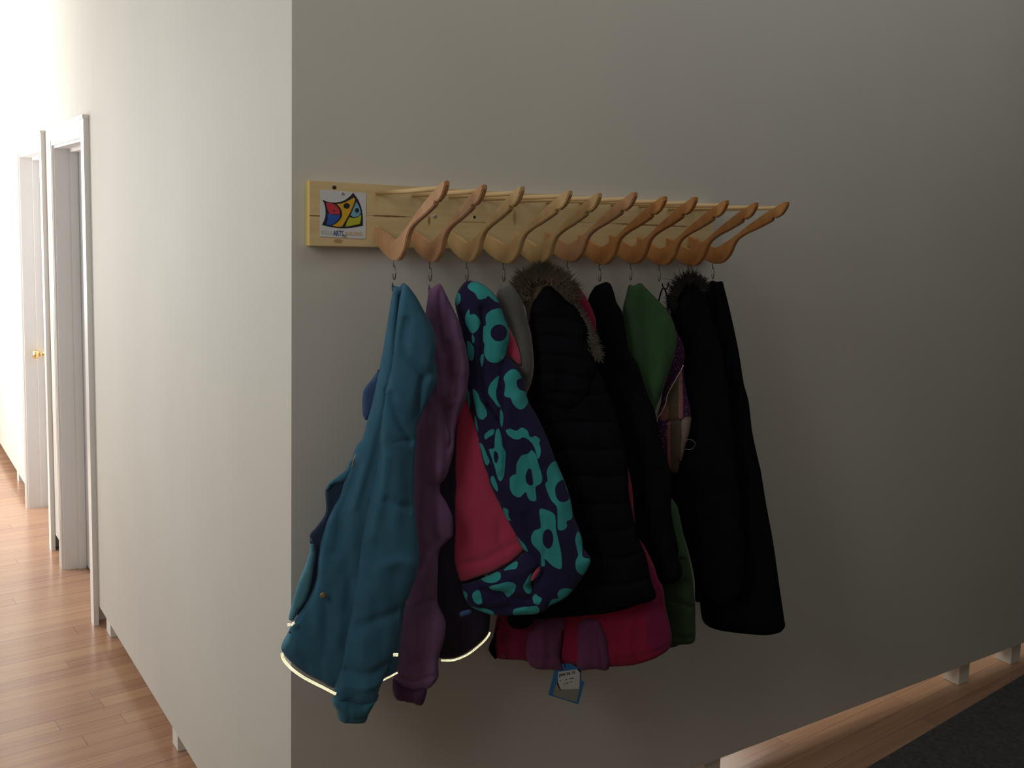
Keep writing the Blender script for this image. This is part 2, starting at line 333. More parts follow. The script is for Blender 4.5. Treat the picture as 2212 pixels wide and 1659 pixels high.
# rest of the house
bm = bmesh.new(); box(bm, (-1.72, .0, 0), (-1.62, .5, CE)); box(bm, (-1.72, 2.0, 0), (-1.62, 3.5, CE)); box(bm, (-1.72, .5, 0), (-1.62, 2.0, 1.1)); box(bm, (-1.72, .5, 2.4), (-1.62, 2.0, CE)); box(bm, (-1.72, 6.3, 0), (-1.62, 9.1, CE)); box(bm, (-1.72, 3.5, 0), (-1.62, 6.3, .9)); box(bm, (-1.72, 3.5, 2.95), (-1.62, 6.3, CE)); box(bm, (-2.05, -.05, 0), (-1.7, .0, CE)); struct('wall_hall', bm, M['wall'])
bm = bmesh.new(); box(bm, (-1.7, 9.05, 0), (6.1, 9.1, CE)); struct('wall_far', bm, M['wall'])
bm = bmesh.new(); box(bm, (-2.15, -5.1, 0), (-2.05, -1.95, CE)); box(bm, (-2.15, -.45, 0), (-2.05, 0, CE)); box(bm, (-2.15, -1.95, 0), (-2.05, -.45, 2.2)); box(bm, (-2.15, -1.95, 3.02), (-2.05, -.45, CE)); struct('wall_room', bm, M['wall'])
bm = bmesh.new(); box(bm, (-3.2, -5.2, 0), (6.1, -5.1, CE)); struct('wall_back', bm, M['wall'])
bm = bmesh.new(); box(bm, (6.1, -5.1, 0), (6.2, 9.1, CE)); struct('wall_end', bm, M['wall'])
bm = bmesh.new(); box(bm, (.12, 3.1, 0), (6.1, 3.15, CE)); struct('wall_inner', bm, M['wall'])
for nn, (x, y0, y1, z0, z1) in enumerate(((-1.67, 3.5, 6.3, .9, 2.95), (-1.67, .5, 2.0, 1.1, 2.4), (-2.10, -1.95, -.45, 2.2, 3.02))):  # second frame is made up, added along with the near hall fill light
    bm = bmesh.new()
    box(bm, (x-.05, y0, z0), (x+.05, y0+.05, z1)); box(bm, (x-.05, y1-.05, z0), (x+.05, y1, z1)); box(bm, (x-.05, y0, z0), (x+.05, y1, z0+.05)); box(bm, (x-.05, y0, z1-.05), (x+.05, y1, z1)); box(bm, (x-.02, (y0+y1)/2-.02, z0), (x+.02, (y0+y1)/2+.02, z1))
    struct('window_%d' % (nn+1), bm, M['trim'])
# doors: casing, jamb, six panel leaf
def door(n, y0, y1, knob, wR=.064, wL=.072):
    d = bpy.data.objects.new('door_%d' % n, None); C.objects.link(d); d.location = (0, y0, 0); tag(d, kind='structure')
    t = .020
    bm = bmesh.new()
    def leg(a, b, s):   # moulded casing leg, stepped profile
        box(bm, (-t, a, 0), (-.0005, b, DH+.085)); 
        for q in (.25, .5, .78):
            c = a+(b-a)*q; box(bm, (-t-.0025, c-.004, 0), (-t, c+.004, DH+.02))
    box(bm, (-t, y0-wR, 0), (-.0005, y0, DH+.085)); leg(y1, y1+wL, -1)
    box(bm, (-t-.0005, y0, DH), (-.0005, y1, DH+.085)); box(bm, (-t-.004, y0-wR-.004, DH+.073), (-.0005, y1+wL+.004, DH+.088))
    part('casing', bm, M['trim'], d)
    bm = bmesh.new()
    box(bm, (-.012, y0, 0), (.118, y0+.012, DH)); box(bm, (-.012, y1-.012, 0), (.118, y1, DH)); box(bm, (-.012, y0+.012, DH-.012), (.118, y1-.012, DH))
    box(bm, (.050, y0+.012, 0), (.084, y0+.026, DH-.012)); box(bm, (.050, y1-.026, 0), (.084, y1-.012, DH-.012)); box(bm, (.050, y0+.026, DH-.026), (.084, y1-.026, DH-.012))
    part('jamb', bm, M['trim'], d)
    bm = bmesh.new(); a, b = y0+.015, y1-.015; x0 = .085; st_ = .105; mid = (a+b)/2
    cols = ((a+st_, mid-.045), (mid+.045, b-st_)); rows = ((.23, .80), (.99, 1.58), (1.73, 1.92))
    box(bm, (x0+.012, a, .012), (x0+.035, b, DH-.016))
    ys = [a, cols[0][0], cols[0][1], cols[1][0], cols[1][1], b]
    for i in (0, 2, 4): box(bm, (x0, ys[i], .012), (x0+.013, ys[i+1], DH-.016))
    zs = [.012, rows[0][0], rows[0][1], rows[1][0], rows[1][1], rows[2][0], rows[2][1], DH-.016]
    for c in cols:
        for i in (0, 2, 4, 6): box(bm, (x0, c[0], zs[i]), (x0+.013, c[1], zs[i+1]))
        for r_ in rows:
            v = box(bm, (x0+.003, c[0]+.028, r_[0]+.028), (x0+.012, c[1]-.028, r_[1]-.028), bev=.002)
    leaf = part('door_leaf', bm, M['door'], d)
    if knob:
        bm = bmesh.new(); lathe(bm, [(.031, 0), (.031, -.005), (.012, -.010), (.010, -.026), (.016, -.033), (.026, -.045), (.027, -.056), (.019, -.064), (.001, -.066)], (x0, knob[0], knob[1]), (1, 0, 0), 24)
        part('door_knob', bm, M['brass'], leaf, True)
door(1, *D1, None); door(2, *D2, (4.44-.075, .915))

# carpet
a, b = Vector((1.875, -.209, 0)), Vector((2.978, -.086, 0)); t = (b-a).normalized(); nn_ = Vector((t.y, -t.x, 0))
bm = bmesh.new(); A = a-t*1.6; B = a+t*4.2; q = [A, B, B+nn_*3.2, A+nn_*3.2]
lo = [bm.verts.new(p+Vector((0, 0, .0005))) for p in q]; hi = [bm.verts.new(p+Vector((0, 0, .011))) for p in q]
bm.faces.new(lo[::-1]); bm.faces.new(hi)
for i in range(4): bm.faces.new((lo[i], lo[(i+1) % 4], hi[(i+1) % 4], hi[i]))
o = obj('carpet', bm, M['carpet']); tag(o, 'dark grey carpet lying on the wooden floor in the lower right corner', 'carpet')

# ------------------------------------------------------------------ board with hangers
th_board = thing('mounting_board', (.03, 0, 1.69), 'long pine board screwed to the wall carrying all the upturned hangers', 'board')
bm = bmesh.new(); vs = box(bm, (.031, -.025, 1.690), (1.221, -.0006, 1.833), bev=.0012)
for f in bm.faces:
    if f.calc_center_median().x < .0318 and f.calc_area() > .001: f.material_index = 1
part('board', bm, [M['pine'], M['pine_end']], th_board)
q = wallpt(939, 467, -.025); bm = bmesh.new(); lathe(bm, [(.0045, 0), (.0045, .0016), (.003, .0024), (.0001, .0025)], (q.x, -.0251, q.z), (0, -1, 0), 14); part('screw', bm, M['screw'], th_board, True)
for u, v in ((1025, 469), (722, 405)):
    q = wallpt(u, v, -.025); bm = bmesh.new(); lathe(bm, [(.0036, 0), (.0036, .0004), (.0001, .0005)], (q.x, -.0251, q.z), (0, -1, 0), 14); part('screw_hole', bm, M['hole'], th_board, True)

HX = [.187, .275, .369, .468, .56, .652, .751, .851, .947, 1.05, 1.139]; HYAW = [-1, -1.5, -2.2, 2.9, 0, 1.9, -.5, -1.7, -.5, -1, 3.9]
HZ = [0, -.003, -.002, -.004, -.006, .001, -.004, -.001, -.004, -.005, .002]
OUT = [(-.379, 1.836), (-.369, 1.836), (-.354, 1.829), (-.328, 1.817), (-.304, 1.805), (-.273, 1.787), (-.248, 1.773), (-.223, 1.757), (-.203, 1.744), (-.184, 1.733), (-.157, 1.719), (-.140, 1.712), (-.127, 1.709), (-.112, 1.712), (-.086, 1.721), (-.045, 1.731), (-.0235, 1.738),
       (-.0235, 1.714), (-.028, 1.708), (-.036, 1.699), (-.050, 1.689), (-.070, 1.680), (-.094, 1.672), (-.118, 1.6665), (-.138, 1.665), (-.156, 1.668), (-.170, 1.676), (-.185, 1.690), (-.194, 1.705), (-.201, 1.720), (-.214, 1.735), (-.242, 1.750), (-.274, 1.762), (-.317, 1.780), (-.331, 1.787), (-.3325, 1.7935), (-.339, 1.7955), (-.343, 1.7935), (-.361, 1.803), (-.372, 1.815), (-.379, 1.827)]
def hook_pts(cx):
    # J hook swivelled to face down the room: shank, bend out, round bottom, tip
    h = Vector((cx-CP.x, -.12-CP.y, 0)).normalized(); h = (Matrix.Rotation(R(11), 3, 'Z') @ h); c = Vector((cx, -.12, 0))
    P = [c+Vector((0, 0, 1.676)), c+Vector((0, 0, 1.656))]
    for k in range(0, 15):
        a = R(125-k*21); P.append(c+h*(-.0155*math.cos(a)-.0088)+Vector((0, 0, 1.6375+.0155*math.sin(a))))
    return P
htone = [0, 0, 1, 1, 1, 0, 2, 2, 2, 2, 2]
names = ['first hanger from the left, above the teal jacket', 'second hanger from the left, above the purple jacket', 'third hanger from the left, above the flowered jacket', 'fourth hanger from the left, above the grey fleece hood',
         'fifth hanger from the left, right above the brown fur hood trim', 'sixth hanger from the left, above the red jacket', 'seventh hanger from the left, above the plain black jacket', 'eighth hanger from the left, above the green jacket',
         'ninth hanger from the left, above the patchwork bag straps', 'tenth hanger from the left, above the black fur hood', 'last hanger on the right, reaching past the board end']
for i, X in enumerate(HX):
    tone = ('pinkish tan', 'pale yellow', 'orange brown')[htone[i]]
    h = thing('coat_hanger', (X, -.12, 1.665+HZ[i]), tone+' upturned wooden '+names[i], 'hanger', 'upturned wooden hangers fixed to the pine board')
    bm = bmesh.new(); hw = .006
    o2 = spline([(a*1000, b*1000) for a, b in OUT[:15]], 6, False); o3 = [(a*1000, b*1000) for a, b in OUT[15:18]]; o4 = spline([(a*1000, b*1000) for a, b in OUT[18:34]], 6, False); o5 = [(a*1000, b*1000) for a, b in OUT[34:37]]; o6 = spline([(a*1000, b*1000) for a, b in OUT[37:]], 5, False)
    pr = [tuple(p) for p in o2]+o3+[tuple(p) for p in o4]+o5+[tuple(p) for p in o6]
    A = [bm.verts.new((X-hw, a/1000, b/1000+HZ[i])) for a, b in pr]; B = [bm.verts.new((X+hw, a/1000, b/1000+HZ[i])) for a, b in pr]
    fa = bm.faces.new(A); fb = bm.faces.new(B[::-1]); nP = len(pr)
    for k_ in range(nP): bm.faces.new((A[k_], B[k_], B[(k_+1) % nP], A[(k_+1) % nP]))
    bmesh.ops.recalc_face_normals(bm, faces=bm.faces)
    bmesh.ops.bevel(bm, geom=[e for e in list(fa.edges)+list(fb.edges)], offset=.0018, segments=2, affect='EDGES', clamp_overlap=True)
    rot = Matrix.Translation((X, -.12, 0)) @ Matrix.Rotation(R(HYAW[i]), 4, 'Z') @ Matrix.Translation((-X, .12, 0))
    bmesh.ops.transform(bm, matrix=rot, verts=bm.verts)
    part('shoulder_arm', bm, HW[htone[i]], h)
    bm = bmesh.new(); jz = random.uniform(-.004, .002); tube(bm, [(X, -.0247, 1.816+jz), (X, -.18, 1.818+jz*.6), (X, -.350, 1.8215+HZ[i]*.5)], .0052, 10); bmesh.ops.transform(bm, matrix=rot, verts=bm.verts)
    part('trouser_bar', bm, M['dowel'], h, True)
    bm = bmesh.new(); tube(bm, hook_pts(X), .0011, 8); bmesh.ops.transform(bm, matrix=Matrix.Translation((0, 0, HZ[i])), verts=bm.verts); part('hook', bm, M['steel'], h, True)

# logo card
sp_ = thing('logo_card', (.107, -.0252, 1.71), 'white square card with a colourful curved-face logo on the board', 'sign')
def sg(zx, zy): return wallpt(650+zx/9.76, 380+zy/9.76, -.0256)
bm = bmesh.new(); cs = [sg(410, 285), sg(1375, 365), sg(1362, 1328), sg(395, 1280)]
f_ = [bm.verts.new((c.x, -.0262, c.z)) for c in cs]; b_ = [bm.verts.new((c.x, -.0253, c.z)) for c in cs]
bm.faces.new(f_); bm.faces.new(b_[::-1])
for i in range(4): bm.faces.new((f_[i], f_[(i+1) % 4], b_[(i+1) % 4], b_[i]))
card = part('card', bm, mat('card_white', (.60, .62, .66), .6), sp_)
def flat(name, polys, m_, y, th=.0002, sm=True):
    bm = bmesh.new()
    for P in polys:
        pl = spline(P, 12) if sm else np.array(P, float)
        vs = [bm.verts.new((q.x, y, q.z)) for q in (sg(*p) for p in pl)]
        f = bm.faces.new(vs); r = bmesh.ops.extrude_face_region(bm, geom=[f]); bmesh.ops.translate(bm, vec=(0, -th, 0), verts=[v for v in r['geom'] if isinstance(v, bmesh.types.BMVert)])
    bmesh.ops.triangulate(bm, faces=bm.faces)
    return part(name, bm, m_, sp_)
ink = mat('print_black', (.012, .012, .02), .6)
def dens(P):  # keep sharp corners by doubling them
    out = []
    for p in P:
        if len(p) == 3: out += [(p[0], p[1])]*2
        else: out.append(p)
    return out
def curve(P, step=14):
    """polyline with 'sharp' points given as 3-tuples, smooth in between"""
    n = len(P); st = [i for i, p in enumerate(P) if len(p) == 3]
    if not st: return spline([p[:2] for p in P], step)
    out = []
    for a, b in zip(st, st[1:]+[st[0]+n]):
        seg = [P[i % n][:2] for i in range(a, b+1)]; s = spline(seg, step, False); out += [tuple(x) for x in s[:-1]]
    return np.array(out)
def flatc(name, P, m_, y): return flat(name, [curve(P)], m_, y, sm=False)
flatc('logo_outline', [(450, 500, 1), (560, 545), (730, 560), (900, 520), (1020, 440), (1098, 355, 1), (1190, 480), (1260, 640), (1298, 820), (1305, 1050, 1), (1100, 1090), (860, 1105), (640, 1080), (440, 1035, 1), (500, 900), (518, 780), (500, 620)], ink, -.0263)
flatc('logo_red', [(522, 572, 1), (600, 565), (700, 600), (780, 670), (812, 740), (812, 815, 1), (700, 805), (600, 790), (560, 700)], mat('print_red', (.50, .035, .06), .6), -.0266)
flatc('logo_blue', [(556, 795, 1), (640, 805), (720, 822), (820, 826, 1), (800, 890), (740, 960), (640, 1035, 1), (590, 1035), (535, 1018, 1), (560, 900)], mat('print_blue', (.02, .09, .42), .6), -.0266)
flatc('logo_yellow', [(748, 590, 1), (860, 580), (980, 530), (1110, 455, 1), (1138, 490), (1110, 590), (1040, 760), (950, 920), (880, 1040), (860, 1068, 1), (760, 1072), (660, 1048, 1), (760, 985), (850, 880), (865, 780), (830, 680)], mat('print_yellow', (.62, .36, .02), .6), -.0266)
flatc('logo_sky', [(1165, 540, 1), (1220, 640), (1255, 750), (1250, 800, 1), (1200, 850), (1110, 865), (1045, 830, 1), (1080, 740)], mat('print_sky', (.16, .38, .55), .6), -.0266)
flatc('logo_lime', [(1025, 865, 1), (1100, 890), (1190, 870), (1265, 815, 1), (1262, 900), (1240, 1010, 1), (1080, 1045), (935, 1070, 1), (970, 960)], mat('print_lime', (.42, .45, .03), .6), -.0266)
def disc(cx, cy, rx, ry): return [(cx+rx*math.cos(a*math.pi/8), cy+ry*math.sin(a*math.pi/8)) for a in range(16)]
for d_ in (disc(960, 632, 68, 60), disc(1178, 728, 42, 50), disc(692, 738, 20, 18)): flat('logo_dot', [d_], ink, -.0269)
for d_ in (disc(876, 375, 26, 30), disc(912, 1258, 30, 32)): flat('mounting_screw', [d_], M['screw'], -.0264, .002)
def text(name, s, a, b, hgt, m_, plane_y, parent, tilt=None, bold=0):
    cu = bpy.data.curves.new(name, 'FONT'); cu.body = s; cu.size = 1; cu.extrude = .01; cu.align_x = 'LEFT'; cu.offset = bold
    o = bpy.data.objects.new(name, cu); C.objects.link(o); bpy.context.view_layer.update()
    me = bpy.data.meshes.new_from_object(o.evaluated_get(bpy.context.evaluated_depsgraph_get())); bpy.data.objects.remove(o)
    vs = np.array([v.co[:] for v in me.vertices]); mn, mx_ = vs.min(0), vs.max(0); me.name = name
    return me, mn, mx_
def sign_text(name, s, z0, z1, h, m_):
    me, mn, mx_ = text(name, s, 0, 0, 0, m_, 0, None, bold=.02); a, b = sg(*z0), sg(*z1); dx = (b-a)
    for v in me.vertices:
        t_ = (v.co.x-mn[0])/(mx_[0]-mn[0]); s_ = (v.co.y-mn[1])/(mx_[1]-mn[1]); p = a+dx*t_
        v.co = (p.x, -.0263-(.0003 if v.co.z > 0 else 0), p.z+h*s_)
    o = link(name, me, m_); attach(o, sp_)
sign_text('lettering_green', 'SOLLA', (430, 1222), (662, 1240), .0085, mat('print_faint_green', (.50, .52, .32), .6))
sign_text('lettering_blue', 'ARTS', (676, 1262), (895, 1272), .0122, mat('print_ink_blue', (.03, .09, .22), .6))
sign_text('lettering_orange', 'BUILDING', (925, 1250), (1300, 1262), .0085, mat('print_faint_orange', (.60, .42, .22), .6))

# ------------------------------------------------------------------ garments
def zz(x0, y0, s, pts): return [(x0+a/s, y0+b/s) for a, b in pts]
def z3(*p): return zz(600, 590, 4.1475, p)
def z4(*p): return zz(590, 990, 2.86, p)
def z5(*p): return zz(950, 590, 3.318, p)
def z6(*p): return zz(950, 1050, 3.3175, p)
def z7(*p): return zz(1200, 570, 3.858, p)
def z8(*p): return zz(1250, 980, 3.455, p)
def retro(name, pts, plane, off, wid, parent):
    """prismatic reflective piping: rows of tiny mirrored cube corners, turned to the camera to send the flash back"""
    L = spline(pts, 1.2, False); P = [plane.at(*p)+plane.n*off for p in L]; n = (CP-P[len(P)//2]).normalized(); bm = bmesh.new()
    rows = 3; hh = wid/rows; a = hh*2/math.sqrt(3); dep = a/math.sqrt(6)
    cum = [0]
    for p, q in zip(P, P[1:]): cum.append(cum[-1]+(q-p).length)
    def at(s):
        s = min(max(s, 0), cum[-1]-1e-9); i = int(np.searchsorted(cum, s, side='right'))-1; i = min(i, len(P)-2)
        t_ = (s-cum[i])/(cum[i+1]-cum[i]); p = P[i].lerp(P[i+1], t_); d = (P[min(i+3, len(P)-1)]-P[max(i-2, 0)]).normalized(); return p, n.cross(d).normalized()
    K = int(cum[-1]/(a/2))
    for r_ in range(rows):
        vm = -wid/2+(r_+.5)*hh
        for k_ in range(K):
            p, q = at((k_+1)*a/2); e = q.cross(n).normalized(); sg_ = 1 if (k_+r_) % 2 == 0 else -1
            c0_ = p+q*(vm-sg_*hh/6); tri = [c0_-e*a/2-q*sg_*hh/3, c0_+e*a/2-q*sg_*hh/3, c0_+q*sg_*hh*2/3]
            c = c0_-n*dep; vs = [bm.verts.new(x) for x in tri]; cv = bm.verts.new(c)
            for i in range(3): bm.faces.new((vs[i], vs[(i+1) % 3], cv))
    # backing cord
    me = bpy.data.meshes.new(name); bm.to_mesh(me); bm.free(); o = link(name, me, M['mirror']); attach(o, parent)
    b2 = bmesh.new(); tube(b2, [p-n*(dep+wid*.4) for p in P[::3]], wid*.38, 8); part('cord', b2, M['piping'], o, True)
    return o
def fur(name, path, center, plane, m_, parent, count, lmin, lmax, spread, off=.02, seed=3, dirjit=.5, wpx=.9, outward=True, dz=.02):
    r = np.random.RandomState(seed); L = spline(path, 3, False); bm = bmesh.new(); n = plane.n
    for i in range(count):
        p = L[r.randint(len(L))]+r.normal(0, spread, 2); c = np.array(center)
        d = p-c; d /= np.linalg.norm(d)+1e-9; a = r.normal(0, dirjit); d = np.array([d[0]*math.cos(a)-d[1]*math.sin(a), d[0]*math.sin(a)+d[1]*math.cos(a)])
        ln = r.uniform(lmin, lmax); z0 = off+r.uniform(-dz, dz); zt = z0+r.normal(0, .5)*ln/1400; bend = r.normal(0, .25)
        nn2 = np.array([-d[1], d[0]]); pm = p+d*ln*.5+nn2*ln*bend*.25; pe = p+d*ln+nn2*ln*bend*.6; ww = wpx*r.uniform(.6, 1.3)
        v = [plane.at(*(p-nn2*ww))+n*z0, plane.at(*(p+nn2*ww))+n*z0, plane.at(*(pm+nn2*ww*.7))+n*(z0+zt)/2*1., plane.at(*(pm-nn2*ww*.7))+n*(z0+zt)/2, plane.at(*pe)+n*zt]
        vv = [bm.verts.new(x) for x in v]; bm.faces.new(vv[:4]); bm.faces.new((vv[3], vv[2], vv[4]))
    return part(name, bm, m_, parent)
def loop(px, plane, parent, m_, off=0.):
    bm = bmesh.new(); tube(bm, [plane.at(px[0]+a, px[1]+b)+plane.n*off for a, b in ((-.5, 24), (-1, 12), (0, 4), (1.5, 12), (3, 24))], .0012, 6); part('hanging_loop', bm, m_, parent, True)
def tube_px(name, pts, plane, r, m_, parent, off, n=6):
    bm = bmesh.new(); tube(bm, [plane.at(*p)+plane.n*off for p in spline(pts, 5, False)], r, n); return part(name, bm, m_, parent, True)
def button(name, px, plane, r, m_, parent, off):
    bm = bmesh.new(); c = plane.at(*px)+plane.n*off; lathe(bm, [(r, 0), (r, .002), (r*.8, .0035), (r*.5, .003), (.0001, .003)], c, plane.n, 16); return part(name, bm, m_, parent, True)
HY = -.125
# --- 1 teal jacket
p1 = Plane((HX[0], HY, 0), 13, .050)
J = thing('jacket', (HX[0], HY-.03, 1.61), 'teal blue child\'s jacket with reflective hem piping, hanging nearest the wall corner', 'jacket')
body = z3((1045, 115), (1085, 125), (1130, 87), (1215, 190), (1310, 360), (1385, 500), (1405, 640), (1395, 750), (1415, 930), (1390, 1020), (1290, 1220))+[(893, 960), (892, 1100), (890, 1230), (872, 1330), (857, 1446), (822, 1466), (780, 1480)]+z4((380, 1420), (290, 1375), (200, 1328), (100, 1250), (50, 1172), (90, 1080), (122, 1012), (200, 900), (262, 760), (280, 600), (300, 500), (330, 400), (375, 300), (410, 240), (440, 140), (470, 60))+z3((700, 1560), (760, 1480), (800, 1330), (840, 1190), (900, 910), (925, 780), (945, 680), (985, 430), (1015, 250))
cloth('body', body, p1, M['teal'], J, T=.022, Tb=.022, Rr=55, wr=.0045, seed=3, folds=[
    ([(866, 640), (861, 700), (860, 750), (868, 778)], -.012, 10), ([(868, 776), (895, 786), (915, 806)], -.010, 8), ([(850, 630), (846, 700), (838, 780), (822, 860), (808, 920), (790, 990), (760, 1090)], .005, 9),
    ([(833, 842), (845, 880), (862, 920)], -.008, 9), ([(900, 700), (915, 750), (905, 800)], .010, 22), ([(770, 1010), (745, 1100), (722, 1190)], -.006, 14), ([(700, 1290), (740, 1320), (780, 1350)], -.002, 5), ([(625, 1395), (665, 1425), (720, 1452)], -.003, 4)])
sleeve = [(827, 843), (833, 815), (842, 765), (850, 715), (857, 665), (863, 632), (871, 612)]+z3((1215, 190), (1310, 360), (1385, 500), (1405, 640), (1395, 750), (1415, 930), (1390, 1020), (1290, 1220), (1240, 1330), (1225, 1500))+z4((865, 0), (860, 240), (885, 470), (895, 600), (880, 700), (830, 830), (790, 920), (770, 1050), (735, 1190), (690, 1310), (650, 1400), (625, 1480), (560, 1510), (470, 1500), (400, 1490), (375, 1470), (372, 1400), (410, 1230), (460, 1000), (490, 800), (515, 600), (555, 370), (600, 150), (630, 0))+z3((905, 1250), (940, 1080))
cloth('sleeve', sleeve, p1, M['teal'], J, T=.026, Tb=.01, Rr=46, off=.016, wr=.0035, seed=8, wl=45, folds=[([(872, 690), (866, 730), (870, 765), (888, 785), (912, 806)], -.009, 9), ([(905, 690), (918, 740), (912, 780)], .006, 18),
    ([(905, 815), (899, 850), (898, 895)], -.010, 8), ([(838, 850), (850, 890), (868, 930), (880, 948)], -.009, 9), ([(845, 948), (870, 944), (892, 946)], -.003, 4), ([(825, 980), (815, 1060), (795, 1150)], .006, 12),
    ([(880, 1090), (850, 1080), (830, 1070)], -.005, 9), ([(898, 1215), (860, 1200), (830, 1205)], .006, 14), ([(865, 1310), (820, 1320), (770, 1340)], -.005, 12), ([(840, 1420), (790, 1440), (735, 1435)], -.005, 10), ([(820, 1460), (780, 1470), (740, 1468)], .004, 8)])
cuff = z4((372, 1455), (500, 1480), (628, 1478), (640, 1430), (650, 1400), (610, 1510), (596, 1545), (575, 1605), (520, 1614), (440, 1612), (400, 1600), (385, 1540), (362, 1500), (358, 1480))
cuff = z4((375, 1440), (500, 1465), (640, 1440), (625, 1490), (600, 1530), (560, 1605), (520, 1614), (440, 1612), (400, 1598), (385, 1540), (362, 1500))
cloth('cuff', cuff, p1, M['teal_cuff'], J, T=.028, Tb=.016, Rr=24, off=.014, wr=.002, wl=9, wv=300, seed=4, folds=[([(728, 1532), (760, 1537), (790, 1535)], -.004, 3)])
cloth('hood_flap', [(822, 800), (812, 812), (803, 824), (789, 842), (785, 860), (785, 895), (792, 910), (802, 902), (815, 870), (826, 830)], p1, M['slate'], J, T=.006, Tb=.006, Rr=12, off=-.012, wr=.001)
cloth('lining', [(748, 1030), (715, 1044), (704, 1060), (704, 1109), (684, 1140), (670, 1158), (674, 1200), (668, 1250), (650, 1300), (640, 1330), (690, 1330), (705, 1250), (725, 1150), (750, 1080)], p1, M['navy_lining'], J, T=.006, Tb=.006, Rr=14, off=-.006, wr=.002)
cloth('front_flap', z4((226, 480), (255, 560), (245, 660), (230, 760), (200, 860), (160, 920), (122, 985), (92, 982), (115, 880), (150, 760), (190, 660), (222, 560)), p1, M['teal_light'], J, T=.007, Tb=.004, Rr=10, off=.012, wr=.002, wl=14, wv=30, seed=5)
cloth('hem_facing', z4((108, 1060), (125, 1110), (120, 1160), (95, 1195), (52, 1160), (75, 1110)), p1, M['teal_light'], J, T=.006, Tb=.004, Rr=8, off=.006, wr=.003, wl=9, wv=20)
cloth('collar_strip', z4((480, 10), (450, 70), (350, 150), (325, 190), (340, 200), (370, 165), (445, 140), (490, 60), (510, 10)), p1, M['teal'], J, T=.004, Tb=.004, Rr=6, off=0, wr=.001)
retro('reflective_piping', zz(590, 1300, 8.294, [(135, 815), (145, 900), (210, 1000), (330, 1120), (500, 1240), (700, 1350), (900, 1450), (1090, 1550)]), p1, .030, .0062, J)
retro('reflective_piping', [(824, 1465), (840, 1457), (857, 1448)], p1, .012, .0042, J)
retro('reflective_tab', zz(590, 1300, 8.294, [(225, 327), (300, 330), (340, 300), (365, 300)]), p1, .026, .0070, J)
retro('reflective_tab', [(843, 1403.5), (855, 1404)], p1, .028, .0075, J)
button('snap_button', (693, 1275), p1, .006, M['snap'], J, .030)
tube_px('zipper', [(768, 980), (763, 993), (759, 1010)], p1, .0012, M['snap'], J, .006)
loop((850, 606), p1, J, M['teal'], -.01)
# --- 2 purple jacket
p2 = Plane((HX[1], HY, 0), 24, .012)
J = thing('jacket', (HX[1], HY-.01, 1.61), 'purple nylon jacket with dark knit cuff, squeezed between the teal and the flowered jackets', 'jacket')
cloth('body', [(930, 700), (905, 800), (890, 950), (880, 1100), (880, 1300), (905, 1400), (948, 1421), (984, 1420), (1011, 1407), (1037, 1387), (1051, 1372), (1057, 1358), (1058, 1300), (1030, 1150), (1005, 1000), (990, 880), (975, 760)], Plane((HX[1], -.105, 0), 4), M['plum'], J, T=.012, Tb=.008, Rr=30, wr=.003, seed=12)
up2 = [(927, 625), (934, 621), (950, 613), (962, 633), (986, 682), (995, 706), (1000, 728), (1006, 747), (1013, 795), (1010, 831), (1007, 855), (989, 900), (983, 930), (978, 980), (955, 1040), (905, 1045), (893, 990), (900, 900), (905, 800), (912, 720), (919, 676)]
cloth('shoulder', up2, p2, M['purple'], J, T=.016, Tb=.008, Rr=20, off=.006, wr=.004, seed=14, wl=26, folds=[([(950, 618), (949, 680), (953, 740), (958, 760)], -.010, 5), ([(965, 740), (968, 780), (973, 830)], -.008, 6), ([(985, 808), (982, 830), (984, 855)], -.006, 4), ([(965, 880), (968, 920), (972, 960)], -.009, 8), ([(940, 740), (945, 800), (955, 850)], .008, 12), ([(930, 860), (945, 940), (950, 1010)], .006, 10), ([(988, 700), (996, 760), (1003, 800)], .006, 9), ([(975, 830), (976, 860), (968, 868)], .006, 6)])
sl2 = [(900, 960), (893, 1060), (890, 1180), (882, 1280), (868, 1350), (855, 1430), (852, 1470), (880, 1490), (922, 1487), (938, 1475), (947, 1459), (947, 1424), (960, 1375), (962, 1340), (945, 1298), (946, 1230), (950, 1187), (977, 1157), (978, 1150), (978, 1120), (976, 1110), (962, 1080), (950, 1060), (960, 1000), (975, 940), (950, 905)]
cloth('sleeve', sl2, p2, M['purple'], J, T=.018, Tb=.008, Rr=24, off=.004, wr=.0045, seed=17, wl=34, folds=[([(955, 960), (945, 1050), (935, 1150)], -.006, 9), ([(920, 1200), (905, 1300), (900, 1400)], .006, 14), ([(945, 1160), (925, 1180), (910, 1220)], -.007, 9), ([(870, 1455), (900, 1462), (940, 1452)], -.004, 4), ([(950, 1300), (925, 1290), (905, 1300)], -.004, 8)])
cloth('cuff', [(853, 1462), (848, 1480), (851, 1500), (857, 1508), (885, 1514), (910, 1521), (917, 1512), (922, 1490), (921, 1478), (890, 1478)], p2, M['purple_dark'], J, T=.026, Tb=.014, Rr=20, off=.004, wr=.002, wl=8, wv=80, seed=4)
cloth('pocket_flap', zz(950, 1050, 3.3175, [(142, 890), (215, 872), (222, 905), (150, 925)]), p2, M['slate'], J, T=.004, Tb=.003, Rr=6, off=.012, wr=.001)
retro('reflective_piping', z6((5, 1235), (60, 1237), (115, 1230), (200, 1192), (290, 1122), (340, 1068), (356, 1035)), p2, .010, .0050, J)
loop((927, 610), p2, J, M['purple'])
